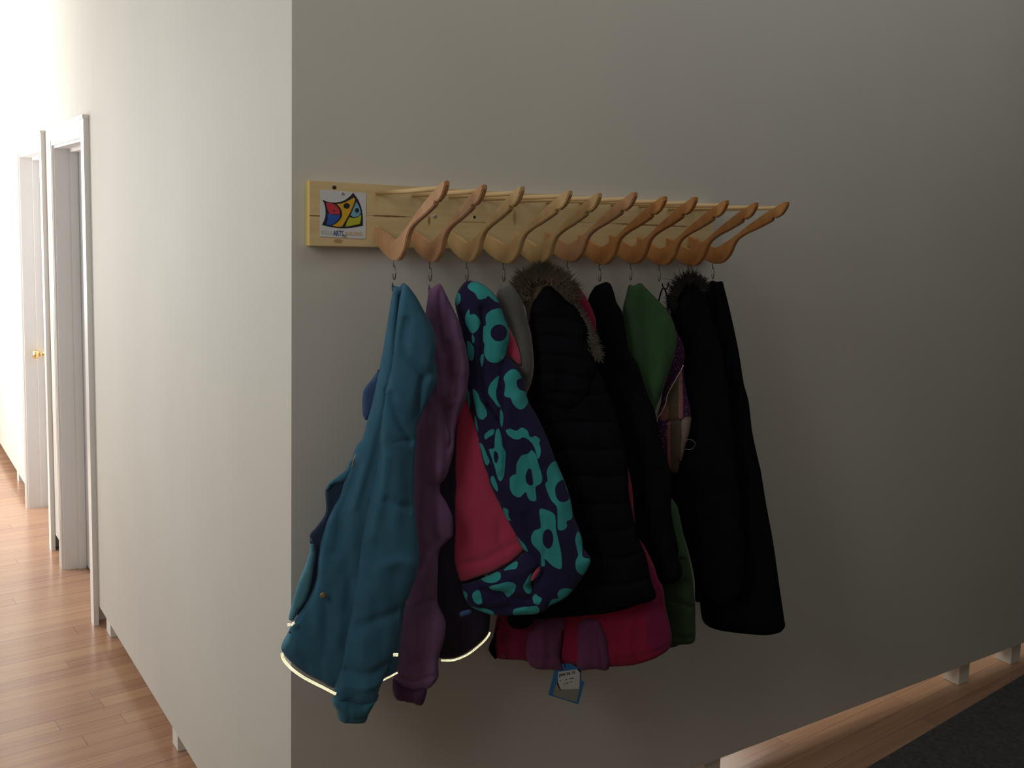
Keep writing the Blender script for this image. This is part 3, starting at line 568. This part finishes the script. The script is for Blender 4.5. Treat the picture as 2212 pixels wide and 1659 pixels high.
# --- 3 flowered jacket with pink lining
p3 = Plane((HX[2], HY, 0), 27, .005)
J = thing('jacket', (HX[2], HY-.02, 1.61), 'navy jacket with big aqua flowers and bright pink lining', 'jacket')
FL = [z5((200, 85), (235, 60), (300, 75), (375, 140), (425, 210), (395, 200), (345, 160), (325, 175), (275, 180), (250, 140), (205, 110)), z5((130, 135), (148, 160), (145, 200), (125, 228), (112, 205), (118, 160)),
      z5((208, 250), (215, 290), (245, 285), (280, 320), (288, 355), (265, 400), (230, 425), (205, 395), (180, 340), (185, 290)),
      z5((330, 290), (370, 258), (430, 250), (455, 280), (465, 330), (495, 385), (497, 450), (483, 520), (462, 590), (430, 625), (380, 632), (340, 615), (315, 570), (318, 500), (308, 480), (310, 380), (328, 365), (325, 320)),
      z5((230, 430), (247, 460), (242, 495), (228, 480)), z5((285, 600), (310, 570), (312, 610), (300, 665)), z5((195, 480), (240, 520), (240, 600), (225, 620), (205, 600)),
      z5((350, 800), (375, 760), (420, 725), (410, 790), (400, 830), (405, 890), (435, 950), (415, 945), (380, 900), (345, 850)),
      z5((480, 700), (515, 680), (550, 690), (585, 745), (555, 760), (550, 800), (575, 830), (615, 850), (633, 905), (618, 940), (580, 962), (545, 950), (515, 915), (500, 880), (460, 870), (465, 790), (455, 740)),
      z5((188, 822), (210, 840), (215, 900), (215, 965), (202, 940), (192, 880)), z5((235, 820), (265, 840), (290, 900), (320, 945), (335, 1000), (300, 1035), (270, 1020), (255, 950), (240, 890)), z5((250, 1010), (265, 1060), (275, 1130), (262, 1110), (250, 1060)),
      z5((430, 960), (450, 1000), (450, 1070), (440, 1095), (428, 1050)),
      z5((470, 1110), (500, 1100), (545, 1115), (580, 1090), (620, 1110), (640, 1155), (680, 1150), (712, 1180), (705, 1200), (715, 1240), (712, 1280), (695, 1310), (680, 1260), (660, 1210), (620, 1170), (590, 1160), (560, 1175), (520, 1170), (480, 1140)),
      z5((315, 1150), (350, 1110), (385, 1105), (380, 1140), (345, 1160), (325, 1180)), z5((400, 1110), (420, 1100), (440, 1170), (445, 1220), (468, 1270), (465, 1340), (455, 1440), (430, 1475), (410, 1450), (395, 1390), (370, 1310), (350, 1250), (385, 1235), (390, 1170)),
      z5((280, 1212), (305, 1220), (335, 1290), (355, 1340), (335, 1370), (315, 1335), (298, 1270)),
      z5((540, 1420), (545, 1350), (580, 1290), (625, 1280), (650, 1250), (680, 1280), (700, 1350), (728, 1450), (715, 1490), (680, 1515), (685, 1612), (650, 1614), (625, 1590), (610, 1550), (570, 1585), (530, 1575), (500, 1530), (497, 1450), (520, 1425)),
      z5((760, 1400), (790, 1350), (830, 1345), (858, 1390), (878, 1440), (890, 1475), (915, 1560), (935, 1640))+z6((940, 130), (945, 220), (900, 235), (905, 265), (880, 290), (838, 285), (830, 130), (790, 80))+z5((760, 1540), (748, 1490), (765, 1470)),
      z5((362, 1460), (380, 1440), (400, 1480), (415, 1530), (410, 1555), (390, 1535), (370, 1500)), z6((450, 150), (485, 150), (490, 200), (506, 232), (492, 240), (468, 212)),
      z6((708, 148), (760, 150), (815, 185), (825, 290), (845, 380), (862, 470), (862, 562), (820, 560), (780, 530), (747, 500), (747, 550), (722, 558), (718, 470), (700, 440), (660, 400), (650, 350), (670, 300), (715, 275)),
      z6((548, 347), (570, 370), (608, 410), (628, 458), (600, 445), (568, 390)), z6((985, 315), (1008, 350), (1020, 400), (1018, 490), (1074, 517), (1057, 578), (1038, 630), (1000, 615), (970, 580), (965, 520), (985, 480), (968, 400), (965, 360)),
      z6((780, 820), (800, 790), (845, 785), (835, 750), (860, 715), (905, 710), (953, 738), (933, 778), (890, 818), (840, 846), (777, 856))]
HO = [disc(0, 0, 1, 1)]
def ell(z, cx, cy, rx, ry): return z(*[(cx+rx*math.cos(a*math.pi/6), cy+ry*math.sin(a*math.pi/6)) for a in range(12)])
holes = [ell(z5, 420, 420, 60, 60), z5((385, 1260), (410, 1270), (415, 1310), (400, 1345), (385, 1320)), z5((610, 1430), (630, 1385), (650, 1395), (663, 1495), (640, 1503), (615, 1480)), z5((820, 1520), (845, 1482), (885, 1478), (905, 1540), (925, 1605), (890, 1623), (850, 1615), (825, 1580)), ell(z6, 768, 355, 38, 70), z5((548, 760), (582, 752), (608, 835), (575, 828), (552, 800))]
fl3 = [(f, 1) for f in FL]+[(h_, 0) for h_ in holes]
front3 = z5((185, 60), (240, 57), (300, 75), (380, 140), (425, 210), (460, 310), (495, 400), (500, 480), (485, 580), (520, 630), (575, 690), (610, 830), (637, 920), (700, 1030), (770, 1180), (830, 1340), (890, 1480), (940, 1620))+z6((945, 130), (962, 220), (1010, 340), (1030, 440), (1078, 510), (1075, 560), (1030, 640), (960, 740), (900, 800), (780, 862), (700, 900), (640, 860), (655, 700), (690, 600), (650, 520), (600, 460), (520, 320), (450, 180), (362, 0))+z5((340, 1450), (300, 1330), (275, 1200), (240, 1060), (205, 960), (180, 870), (165, 800), (168, 640), (160, 500), (142, 370), (118, 265), (110, 200), (130, 130))
cloth('body', front3, p3, [M['navy'], M['aqua']], J, T=.026, Tb=.010, Rr=44, wr=.0035, seed=22, wl=40, patterns=fl3, folds=[
    (z5((300, 250), (310, 450), (300, 620), (310, 760), (340, 900), (430, 1060)), -.012, 6), (z5((450, 640), (440, 760), (450, 900), (440, 1050), (470, 1250), (460, 1450)), -.008, 7), (z5((400, 300), (420, 450), (410, 580)), .006, 16), (z5((620, 1280), (660, 1450), (680, 1640)), -.003, 3), (z6((730, 200), (745, 400), (735, 560)), -.004, 3), (z5((560, 900), (640, 1100), (720, 1300)), .008, 16),
    (z5((340, 940), (400, 1010), (450, 1090)), -.008, 6), (z5((250, 850), (300, 1000), (350, 1150), (400, 1400)), .006, 8), (z6((600, 200), (640, 350), (690, 480)), -.005, 8)])
cloth('lining', z5((186, 905), (120, 1050), (95, 1250), (85, 1450), (88, 1640))+z6((88, 100), (92, 540), (130, 640), (155, 692), (300, 650), (430, 600), (550, 520), (615, 462), (700, 400), (600, 200), (480, 0))+z5((400, 1400), (330, 1150), (260, 980)), p3, M['pink'], J, T=.010, Tb=.010, Rr=26, off=-.006, wr=.0025, seed=31, wl=50, folds=[(z6((180, 560), (330, 520), (560, 400)), -.004, 8), (z6((420, 250), (430, 400), (480, 520)), -.003, 6), (z5((130, 1100), (180, 1300), (200, 1500)), .003, 14)])
roll = z6((130, 640), (158, 700), (162, 745), (180, 800), (215, 855), (300, 895), (390, 918), (530, 918), (705, 905), (780, 862), (760, 760), (700, 740), (655, 700), (690, 600), (720, 540), (660, 470), (600, 470), (540, 525), (430, 596), (290, 660), (160, 695))
rollf = [(z6(*q), 1) for q in (((520, 860), (560, 845), (690, 830), (700, 893), (620, 905), (532, 907)), ((222, 838), (300, 850), (370, 870), (390, 908), (330, 895), (252, 866)), ((292, 655), (340, 632), (400, 610), (430, 606), (430, 640), (390, 665), (340, 670)), ((350, 695), (420, 670), (490, 655), (540, 680), (520, 740), (485, 770), (440, 730), (390, 725)), ((232, 742), (280, 722), (300, 800), (270, 810), (240, 790)), ((166, 738), (195, 742), (190, 806), (178, 798)), ((590, 680), (640, 605), (672, 600), (655, 640), (662, 700), (640, 745), (605, 725)), ((455, 590), (500, 555), (552, 525), (545, 560), (500, 578)), ((662, 762), (715, 745), (722, 780), (700, 818), (667, 808)))]
cloth('rolled_hem', roll, p3, [M['navy'], M['aqua']], J, T=.026, Tb=.012, Rr=26, off=.004, wr=.004, seed=35, wl=22, wv=40, ang=70, patterns=rollf, folds=[(z6((300, 720), (420, 745), (560, 770), (650, 780)), -.012, 6), (z6((300, 840), (450, 845), (600, 830)), -.008, 5), (z6((540, 560), (600, 640), (650, 700)), .006, 10)])
cloth('lining_slit', z6((712, 545), (700, 600), (655, 655), (640, 652), (660, 600), (690, 560)), p3, M['pink'], J, T=.003, Tb=.003, Rr=8, off=.030, wr=.001)
cloth('hood_lining', z5((470, 380), (500, 400), (550, 500), (580, 600), (583, 665), (540, 640), (480, 580), (450, 480)), p3, M['pink'], J, T=.006, Tb=.006, Rr=12, off=-.014, wr=.001)
loop((1006, 606), p3, J, M['navy'])
# --- 4 grey fleece
p4 = Plane((HX[3], HY, 0), 28, .002)
J = thing('fleece', (HX[3], HY, 1.61), 'grey fleece with rounded hood top showing between the flowered jacket and the fur trim', 'fleece')
cloth('body', [(1080, 640), (1070, 700), (1060, 800), (1050, 950), (1045, 1150), (1060, 1270), (1100, 1290), (1160, 1270), (1185, 1150), (1165, 1010), (1138, 900), (1132, 830), (1140, 780), (1130, 700)], p4, M['grey'], J, T=.010, Tb=.007, Rr=30, wr=.003, seed=41)
cloth('hood', [(1072, 640), (1075, 627), (1080, 620), (1092, 614), (1103, 613), (1115, 626), (1128, 650), (1137, 683), (1147, 721), (1152, 766), (1153, 795), (1146, 830), (1128, 860), (1095, 840), (1080, 760), (1074, 690)], p4, M['grey'], J, T=.022, Tb=.008, Rr=24, off=.004, wr=.002, seed=42, folds=[([(1100, 625), (1118, 680), (1130, 750), (1132, 800)], .006, 10)])
loop((1083, 610), p4, J, M['grey'])
# --- 5 black puffer with brown fur
p5 = Plane((HX[4], HY, 0), 28, .006)
J = thing('puffer_coat', (HX[4], HY-.01, 1.61), 'black quilted coat with a shaggy brown fur trimmed hood', 'coat')
cloth('body', [(1150, 770), (1130, 840), (1110, 950), (1100, 1100), (1098, 1250), (1100, 1330)]+z6((480, 940), (500, 1000), (545, 1022), (610, 1022), (660, 990), (685, 958), (870, 943))+[(1250, 1331), (1310, 1325), (1348, 1317), (1377, 1307), (1416, 1291), (1406, 1252), (1395, 1200), (1376, 1151), (1364, 1096), (1358, 1060), (1356, 1010), (1340, 930), (1315, 850), (1285, 785), (1240, 750)], p5, M['black'], J, T=.022, Tb=.010, Rr=50, wr=.002, seed=51, quilt=(58, -.1, .0035))
cloth('hood', [(1140, 670), (1150, 645), (1163, 625), (1175, 614), (1193, 615), (1208, 628), (1231, 650), (1246, 664), (1261, 691), (1270, 709), (1276, 740), (1290, 790), (1270, 860), (1220, 890), (1165, 860), (1148, 790), (1143, 720)], p5, M['black'], J, T=.028, Tb=.010, Rr=45, off=.006, wr=.002, seed=52, quilt=(40, .15, .003))
cloth('fur_backing', [(1140, 700), (1134, 665), (1122, 640), (1118, 615), (1145, 598), (1180, 592), (1208, 600), (1228, 622), (1238, 648), (1220, 652), (1180, 635), (1156, 660), (1150, 700), (1145, 740)], p5, M['fur_brown'], J, T=.014, Tb=.008, Rr=14, off=.004, wr=.003, wl=10, wv=14)
fp = [(1136, 640), (1126, 628), (1135, 610), (1150, 602), (1168, 598), (1188, 600), (1205, 608), (1218, 622), (1228, 640)]
fur('fur_trim', fp, (1180, 665), p5, M['fur_brown'], J, 2600, 12, 34, 5.5, off=.022, seed=5, dirjit=.42)
fur('fur_trim', [(1165, 590), (1172, 585), (1180, 590)], (1176, 640), p5, M['fur_grey'], J, 260, 14, 30, 4, off=.024, seed=6, dirjit=.3)
fur('fur_trim', [(1226, 636), (1244, 660), (1258, 682), (1268, 702), (1273, 725)], (1180, 760), p5, M['fur_grey'], J, 700, 4, 11, 2.0, off=.022, seed=7, dirjit=.8)
fur('fur_trim', [(1276, 725), (1281, 745), (1288, 768)], (1240, 740), p5, M['fur_grey'], J, 900, 4, 12, 4.5, off=.024, seed=8, dirjit=1.2)
# --- 6 red / pink ski jacket
p6 = Plane((HX[5], HY, 0), 27, .0)
J = thing('ski_jacket', (HX[5], HY, 1.61), 'red and magenta ski jacket with mauve sleeves, its wide hem showing below the black coat', 'jacket')
cloth('body', [(1222, 606), (1235, 609), (1244, 609), (1253, 623), (1268, 645), (1279, 668), (1286, 686), (1288, 706), (1286, 760), (1290, 860), (1335, 950), (1355, 1005), (1366, 1060), (1374, 1151), (1392, 1180), (1412, 1220), (1421, 1249), (1432, 1269), (1438, 1313), (1447, 1350), (1451, 1377), (1446, 1400), (1425, 1417), (1403, 1427), (1366, 1437), (1320, 1440), (1212, 1440), (1158, 1439), (1134, 1427), (1072, 1421), (1064, 1390), (1072, 1340), (1090, 1250), (1120, 1100), (1170, 900), (1210, 740), (1218, 650)],
      p6, [M['red'], M['crimson'], M['hotpink']], J, T=.020, Tb=.010, Rr=38, wr=.003, seed=61, patterns=[([(1060, 1300), (1140, 1300), (1136, 1430), (1066, 1424), (1055, 1380)], 1), ([(1375, 1160), (1455, 1330), (1456, 1400), (1400, 1390), (1385, 1300), (1360, 1150)], 2)], folds=[([(1320, 1418), (1380, 1412), (1440, 1390)], -.003, 3), ([(1080, 1350), (1076, 1390)], .003, 8)])
cloth('edge_binding', z6((445, 925), (425, 1020), (398, 1100), (402, 1160), (408, 1225), (393, 1228), (350, 1165), (362, 1110), (400, 1030), (425, 930)), p6, M['black'], J, T=.010, Tb=.008, Rr=8, off=.010, wr=.001)
cloth('sleeve', z6((690, 940), (885, 930), (872, 1060), (858, 1190), (880, 1290), (780, 1294), (700, 1290), (655, 1272), (630, 1240), (616, 1180), (628, 1060)), p6, M['mauve'], J, T=.018, Tb=.006, Rr=22, off=.018, wr=.003, seed=66, wl=24, folds=[(z6((630, 1195), (740, 1190), (850, 1195)), -.003, 3), (z6((740, 980), (735, 1100), (745, 1180)), .003, 8)])
cloth('sleeve', z6((985, 950), (1120, 930), (1165, 1000), (1200, 1100), (1205, 1288), (1100, 1292), (985, 1290), (975, 1150)), p6, M['mauve'], J, T=.016, Tb=.006, Rr=22, off=.016, wr=.003, seed=67, wl=20, folds=[(z6((1120, 1000), (1135, 1120), (1150, 1280)), -.005, 4)])
tube_px('zipper', z6((880, 950), (872, 1080), (860, 1190), (862, 1260)), p6, .0012, M['black'], J, .022)
button('snap_button', (1088, 1409), p6, .0045, M['snap_dark'], J, .021)
loop((1221, 604), p6, J, M['crimson'])
# lift ticket
pt_ = Plane((HX[5], HY, 0), 27, .024)
TK = thing('lift_ticket', tuple(pt_.at(1222, 1437)), 'blue and white ski lift ticket dangling below the red hem', 'ticket')
def z9(*p): return zz(1160, 1400, 11.85, p)
tb, tw, tc_ = mat('ticket_blue', (.015, .12, .30), .4), mat('ticket_white', (.40, .40, .40), .35), mat('ticket_clear', (.17, .18, .165), .2)
def slab(name, P, m_, off, th=.0008):
    bm = bmesh.new(); A = [bm.verts.new(pt_.at(*p)+pt_.n*off) for p in P]; B = [bm.verts.new(pt_.at(*p)+pt_.n*(off+th)) for p in P]
    bm.faces.new(A); bm.faces.new(B[::-1]); n = len(P)
    for i in range(n): bm.faces.new((A[i], A[(i+1) % n], B[(i+1) % n], B[i]))
    return part(name, bm, m_, TK)
slab('back_card', z9((290, 1200), (420, 690), (460, 500), (560, 440), (700, 395), (860, 400), (1130, 560), (1130, 800), (1215, 890), (1060, 1440)), tb, -.001)
slab('clear_pouch', z9((400, 1190), (505, 850), (600, 1045), (1090, 1035), (1020, 1380), (700, 1300)), tc_, .0002)
slab('printed_label', z9((540, 600), (1020, 535), (1095, 600), (1085, 1035), (600, 1050), (530, 890)), tw, .0012)
slab('label_rim', z9((1020, 520), (1045, 515), (1140, 590), (1100, 620), (1085, 600)), M['black'], .0016); slab('label_rim', z9((515, 850), (540, 890), (600, 1045), (640, 1062), (590, 1068), (510, 900)), M['black'], .0016)
me, mn, mx_ = text('date_print', 'JAN 26 13', 0, 0, 0, None, 0, None, bold=.03)
c0, c1, c2 = z9((560, 745))[0], z9((975, 660))[0], z9((545, 655))[0]
def lay_text(me, mn, mx_, c0, c1, c2, off):
    for v in me.vertices:
        t_ = (v.co.x-mn[0])/(mx_[0]-mn[0]); s_ = (v.co.y-mn[1])/(mx_[1]-mn[1])
        u = c0[0]+(c1[0]-c0[0])*t_+(c2[0]-c0[0])*s_; w_ = c0[1]+(c1[1]-c0[1])*t_+(c2[1]-c0[1])*s_
        v.co = pt_.at(u, w_)+pt_.n*(off+(.0002 if v.co.z > 0 else 0))
lay_text(me, mn, mx_, c0, c1, c2, .0021); attach(link('date_print', me, M['black']), TK)
bm = bmesh.new()
for row, (a, b, hgt) in enumerate((((585, 835), (970, 765), 30), ((670, 925), (900, 860), 22))):
    t_ = 0
    while t_ < 1:
        L_ = random.uniform(.05, .12)
        if random.random() < .8:
            P = [(a[0]+(b[0]-a[0])*s_, a[1]+(b[1]-a[1])*s_-hh) for s_, hh in ((t_, 0), (min(1, t_+L_), 0), (min(1, t_+L_), hgt*random.uniform(.6, 1)), (t_, hgt*random.uniform(.6, 1)))]
            bm.faces.new([bm.verts.new(pt_.at(*q)+pt_.n*.0022) for q in z9(*P)])
        t_ += L_+.03
part('small_print', bm, M['black'], TK)
tube_px('ticket_wire', [(1217, 1425), (1219, 1433), (1222, 1442)], pt_, .0008, M['black'], TK, .001)
# --- 7 black jacket
p7 = Plane((HX[6], HY, 0), 28, -.004)
J = thing('jacket', (HX[6], HY-.005, 1.60), 'plain black jacket with smooth round top, hanging left of the green jacket', 'jacket')
cloth('body', [(1271, 645), (1285, 619), (1293, 615), (1309, 609), (1319, 614), (1327, 635), (1332, 653), (1344, 674), (1350, 707), (1358, 757), (1376, 785), (1387, 816), (1400, 855), (1413, 884), (1420, 920), (1420, 985), (1425, 1080), (1420, 1180), (1395, 1210), (1350, 1200), (1300, 1150), (1280, 1000), (1270, 850), (1265, 720)], p7, M['black'], J, T=.022, Tb=.010, Rr=32, wr=.003, seed=71, folds=[([(1330, 660), (1345, 740), (1370, 820)], .005, 12)])
cloth('sleeve', [(1365, 830), (1400, 870), (1425, 960), (1447, 1015), (1450, 1060), (1449, 1100), (1456, 1142), (1465, 1183), (1465, 1205), (1474, 1232), (1469, 1248), (1453, 1259), (1429, 1258), (1418, 1240), (1402, 1200), (1385, 1150), (1372, 1090), (1362, 1000), (1352, 900)], p7, M['black'], J, T=.026, Tb=.008, Rr=36, off=.004, wr=.003, seed=73)
loop((1286, 614), p7, J, M['black'])
# --- 8 green jacket
p8 = Plane((HX[7], HY, 0), 29, .0)
J = thing('jacket', (HX[7], HY-.005, 1.61), 'green jacket with a lengthwise crease and quilted lower edge', 'jacket')
cloth('body', [(1359, 615), (1368, 617), (1383, 611), (1392, 619), (1423, 650), (1438, 666), (1454, 694), (1461, 722), (1461, 751), (1454, 777), (1441, 816), (1430, 850), (1418, 880), (1410, 920), (1412, 990), (1432, 1050), (1454, 1080), (1464, 1096), (1479, 1168), (1487, 1200), (1496, 1249), (1501, 1298), (1502, 1336), (1499.5, 1386), (1470, 1393), (1445, 1398), (1425, 1370), (1415, 1270), (1400, 1100), (1370, 950), (1355, 830), (1346, 740), (1345, 671), (1353, 635)], p8, [M['green'], M['olive']], J, T=.022, Tb=.010, Rr=30, wr=.003, seed=81,
      patterns=[([(1405, 1205), (1470, 1200), (1510, 1215), (1512, 1400), (1440, 1410), (1420, 1380)], 1)], folds=[([(1383, 615), (1390, 690), (1396, 780), (1402, 860)], -.006, 8), ([(1425, 700), (1432, 760), (1425, 830)], .005, 14), ([(1436, 1288), (1470, 1297), (1500, 1311)], -.006, 4), ([(1450, 1366), (1500, 1374)], -.006, 4), ([(1466, 1202), (1488, 1206)], -.005, 3), ([(1430, 1235), (1495, 1240)], .003, 9)])
loop((1359, 612), p8, J, M['green'])
# --- 9 patchwork bag
p9 = Plane((HX[8], HY, 0), 29, -.004)
J = thing('cloth_bag', (HX[8], HY, 1.61), 'patchwork cloth bag of purple, pink and olive calico with thin black straps', 'bag')
def zb(*p): return zz(1380, 580, 3.605, p)
bagp = [(1441, 664)]+z7((1000, 540), (1040, 620), (1070, 700), (1076, 800), (1065, 850), (1080, 1000), (1110, 1140), (1122, 1200), (1132, 1290), (1112, 1420), (1082, 1520), (1050, 1640))+zb((325, 1500), (300, 1588), (250, 1588), (215, 1530), (150, 1400), (133, 1300), (130, 1200), (143, 1150), (170, 1050), (190, 900), (200, 700), (190, 500))+[(1425, 690)]
bp = [(zb((215, 985), (250, 920), (300, 830), (305, 1160), (215, 1170)), 1), (zb((305, 820), (330, 790), (332, 1155), (303, 1160)), 2), (zb((160, 1170), (175, 1080), (214, 1040), (216, 1168)), 2), (zb((216, 1190), (242, 1188), (248, 1560), (225, 1540), (216, 1400)), 2), (zb((242, 1188), (325, 1188), (322, 1420), (300, 1575), (250, 1575)), 1), (zb((330, 1165), (404, 1158), (396, 1270), (370, 1370), (345, 1440), (320, 1490), (325, 1300)), 3), (zb((300, 1575), (322, 1500), (322, 1420), (345, 1440), (318, 1520)), 2)]
cloth('bag_body', bagp, p9, [M['p_purple'], M['p_olive'], M['p_pink'], M['p_tan']], J, T=.016, Tb=.008, Rr=22, wr=.002, seed=91, patterns=bp, folds=[(zb((140, 1178), (260, 1180), (400, 1160)), -.003, 3)])
tube_px('piping', zb((338, 745), (310, 800), (270, 870), (215, 970), (200, 1040), (170, 1110), (140, 1150), (130, 1195)), p9, .0016, M['piping'], J, .018)
tube_px('strap', [(1423, 650), (1427, 634), (1432, 622), (1436, 624), (1442, 645), (1444, 668)], p9, .0022, M['black'], J, .0)
tube_px('strap', [(1444, 610), (1443, 617), (1438, 625), (1433, 622), (1430, 613)], p9, .0018, M['black'], J, .002)
tube_px('loose_thread', [(1478, 968), (1490, 969), (1499, 961), (1498, 952), (1488, 947), (1478, 949)], p9, .0005, M['thread'], J, .012, 4)
# --- 10 black coat with black fur
p10 = Plane((HX[9], HY, 0), 29, .006)
J = thing('coat', (HX[9], HY-.005, 1.61), 'black coat with spiky black fur round its hood, second from the right', 'coat')
cloth('body', [(1462, 640), (1480, 612), (1500, 610), (1520, 626), (1535, 680), (1560, 760), (1580, 900), (1600, 1100), (1610, 1250), (1580, 1300), (1512, 1301), (1502, 1298), (1500, 1250), (1487, 1190), (1462, 1110), (1436, 1040), (1428, 980), (1430, 900), (1442, 830), (1452, 770), (1450, 705), (1449, 665)], p10, M['black_wool'], J, T=.020, Tb=.008, Rr=36, wr=.003, seed=101)
fur('fur_trim', [(1452, 660), (1456, 640), (1464, 620), (1476, 608), (1490, 602), (1504, 608), (1516, 622)], (1487, 660), p10, M['fur_black'], J, 1500, 6, 19, 4, off=.016, seed=11, dirjit=.5)
fur('fur_trim', [(1450, 620), (1458, 612), (1490, 592), (1512, 612), (1522, 620)], (1488, 660), p10, M['fur_black'], J, 40, 14, 30, 3, off=.016, seed=13, dirjit=.45, wpx=.6)
# --- 11 long black coat
p11 = Plane((HX[10], HY, 0), 30, -.012)
J = thing('coat', (HX[10], HY-.005, 1.61), 'long plain black coat at the right end of the row, flared at the hem', 'coat')
cloth('body', z7((1250, 200), (1290, 145), (1320, 140), (1342, 150), (1390, 145), (1402, 180), (1440, 330), (1490, 550), (1530, 750), (1570, 1000), (1610, 1150), (1640, 1400), (1695, 1659))+z8((1360, 130), (1400, 380), (1450, 650), (1500, 1000), (1535, 1240), (1540, 1290), (1500, 1335), (1380, 1355), (1100, 1328), (990, 1300), (935, 1260), (915, 1200), (905, 1105), (900, 1000))+[(1505, 1200), (1495, 1000), (1500, 850), (1505, 720)], p11, M['black_wool'], J, T=.022, Tb=.010, Rr=50, wr=.004, seed=111, wl=60)
loop((1533, 608), p11, J, M['black'])
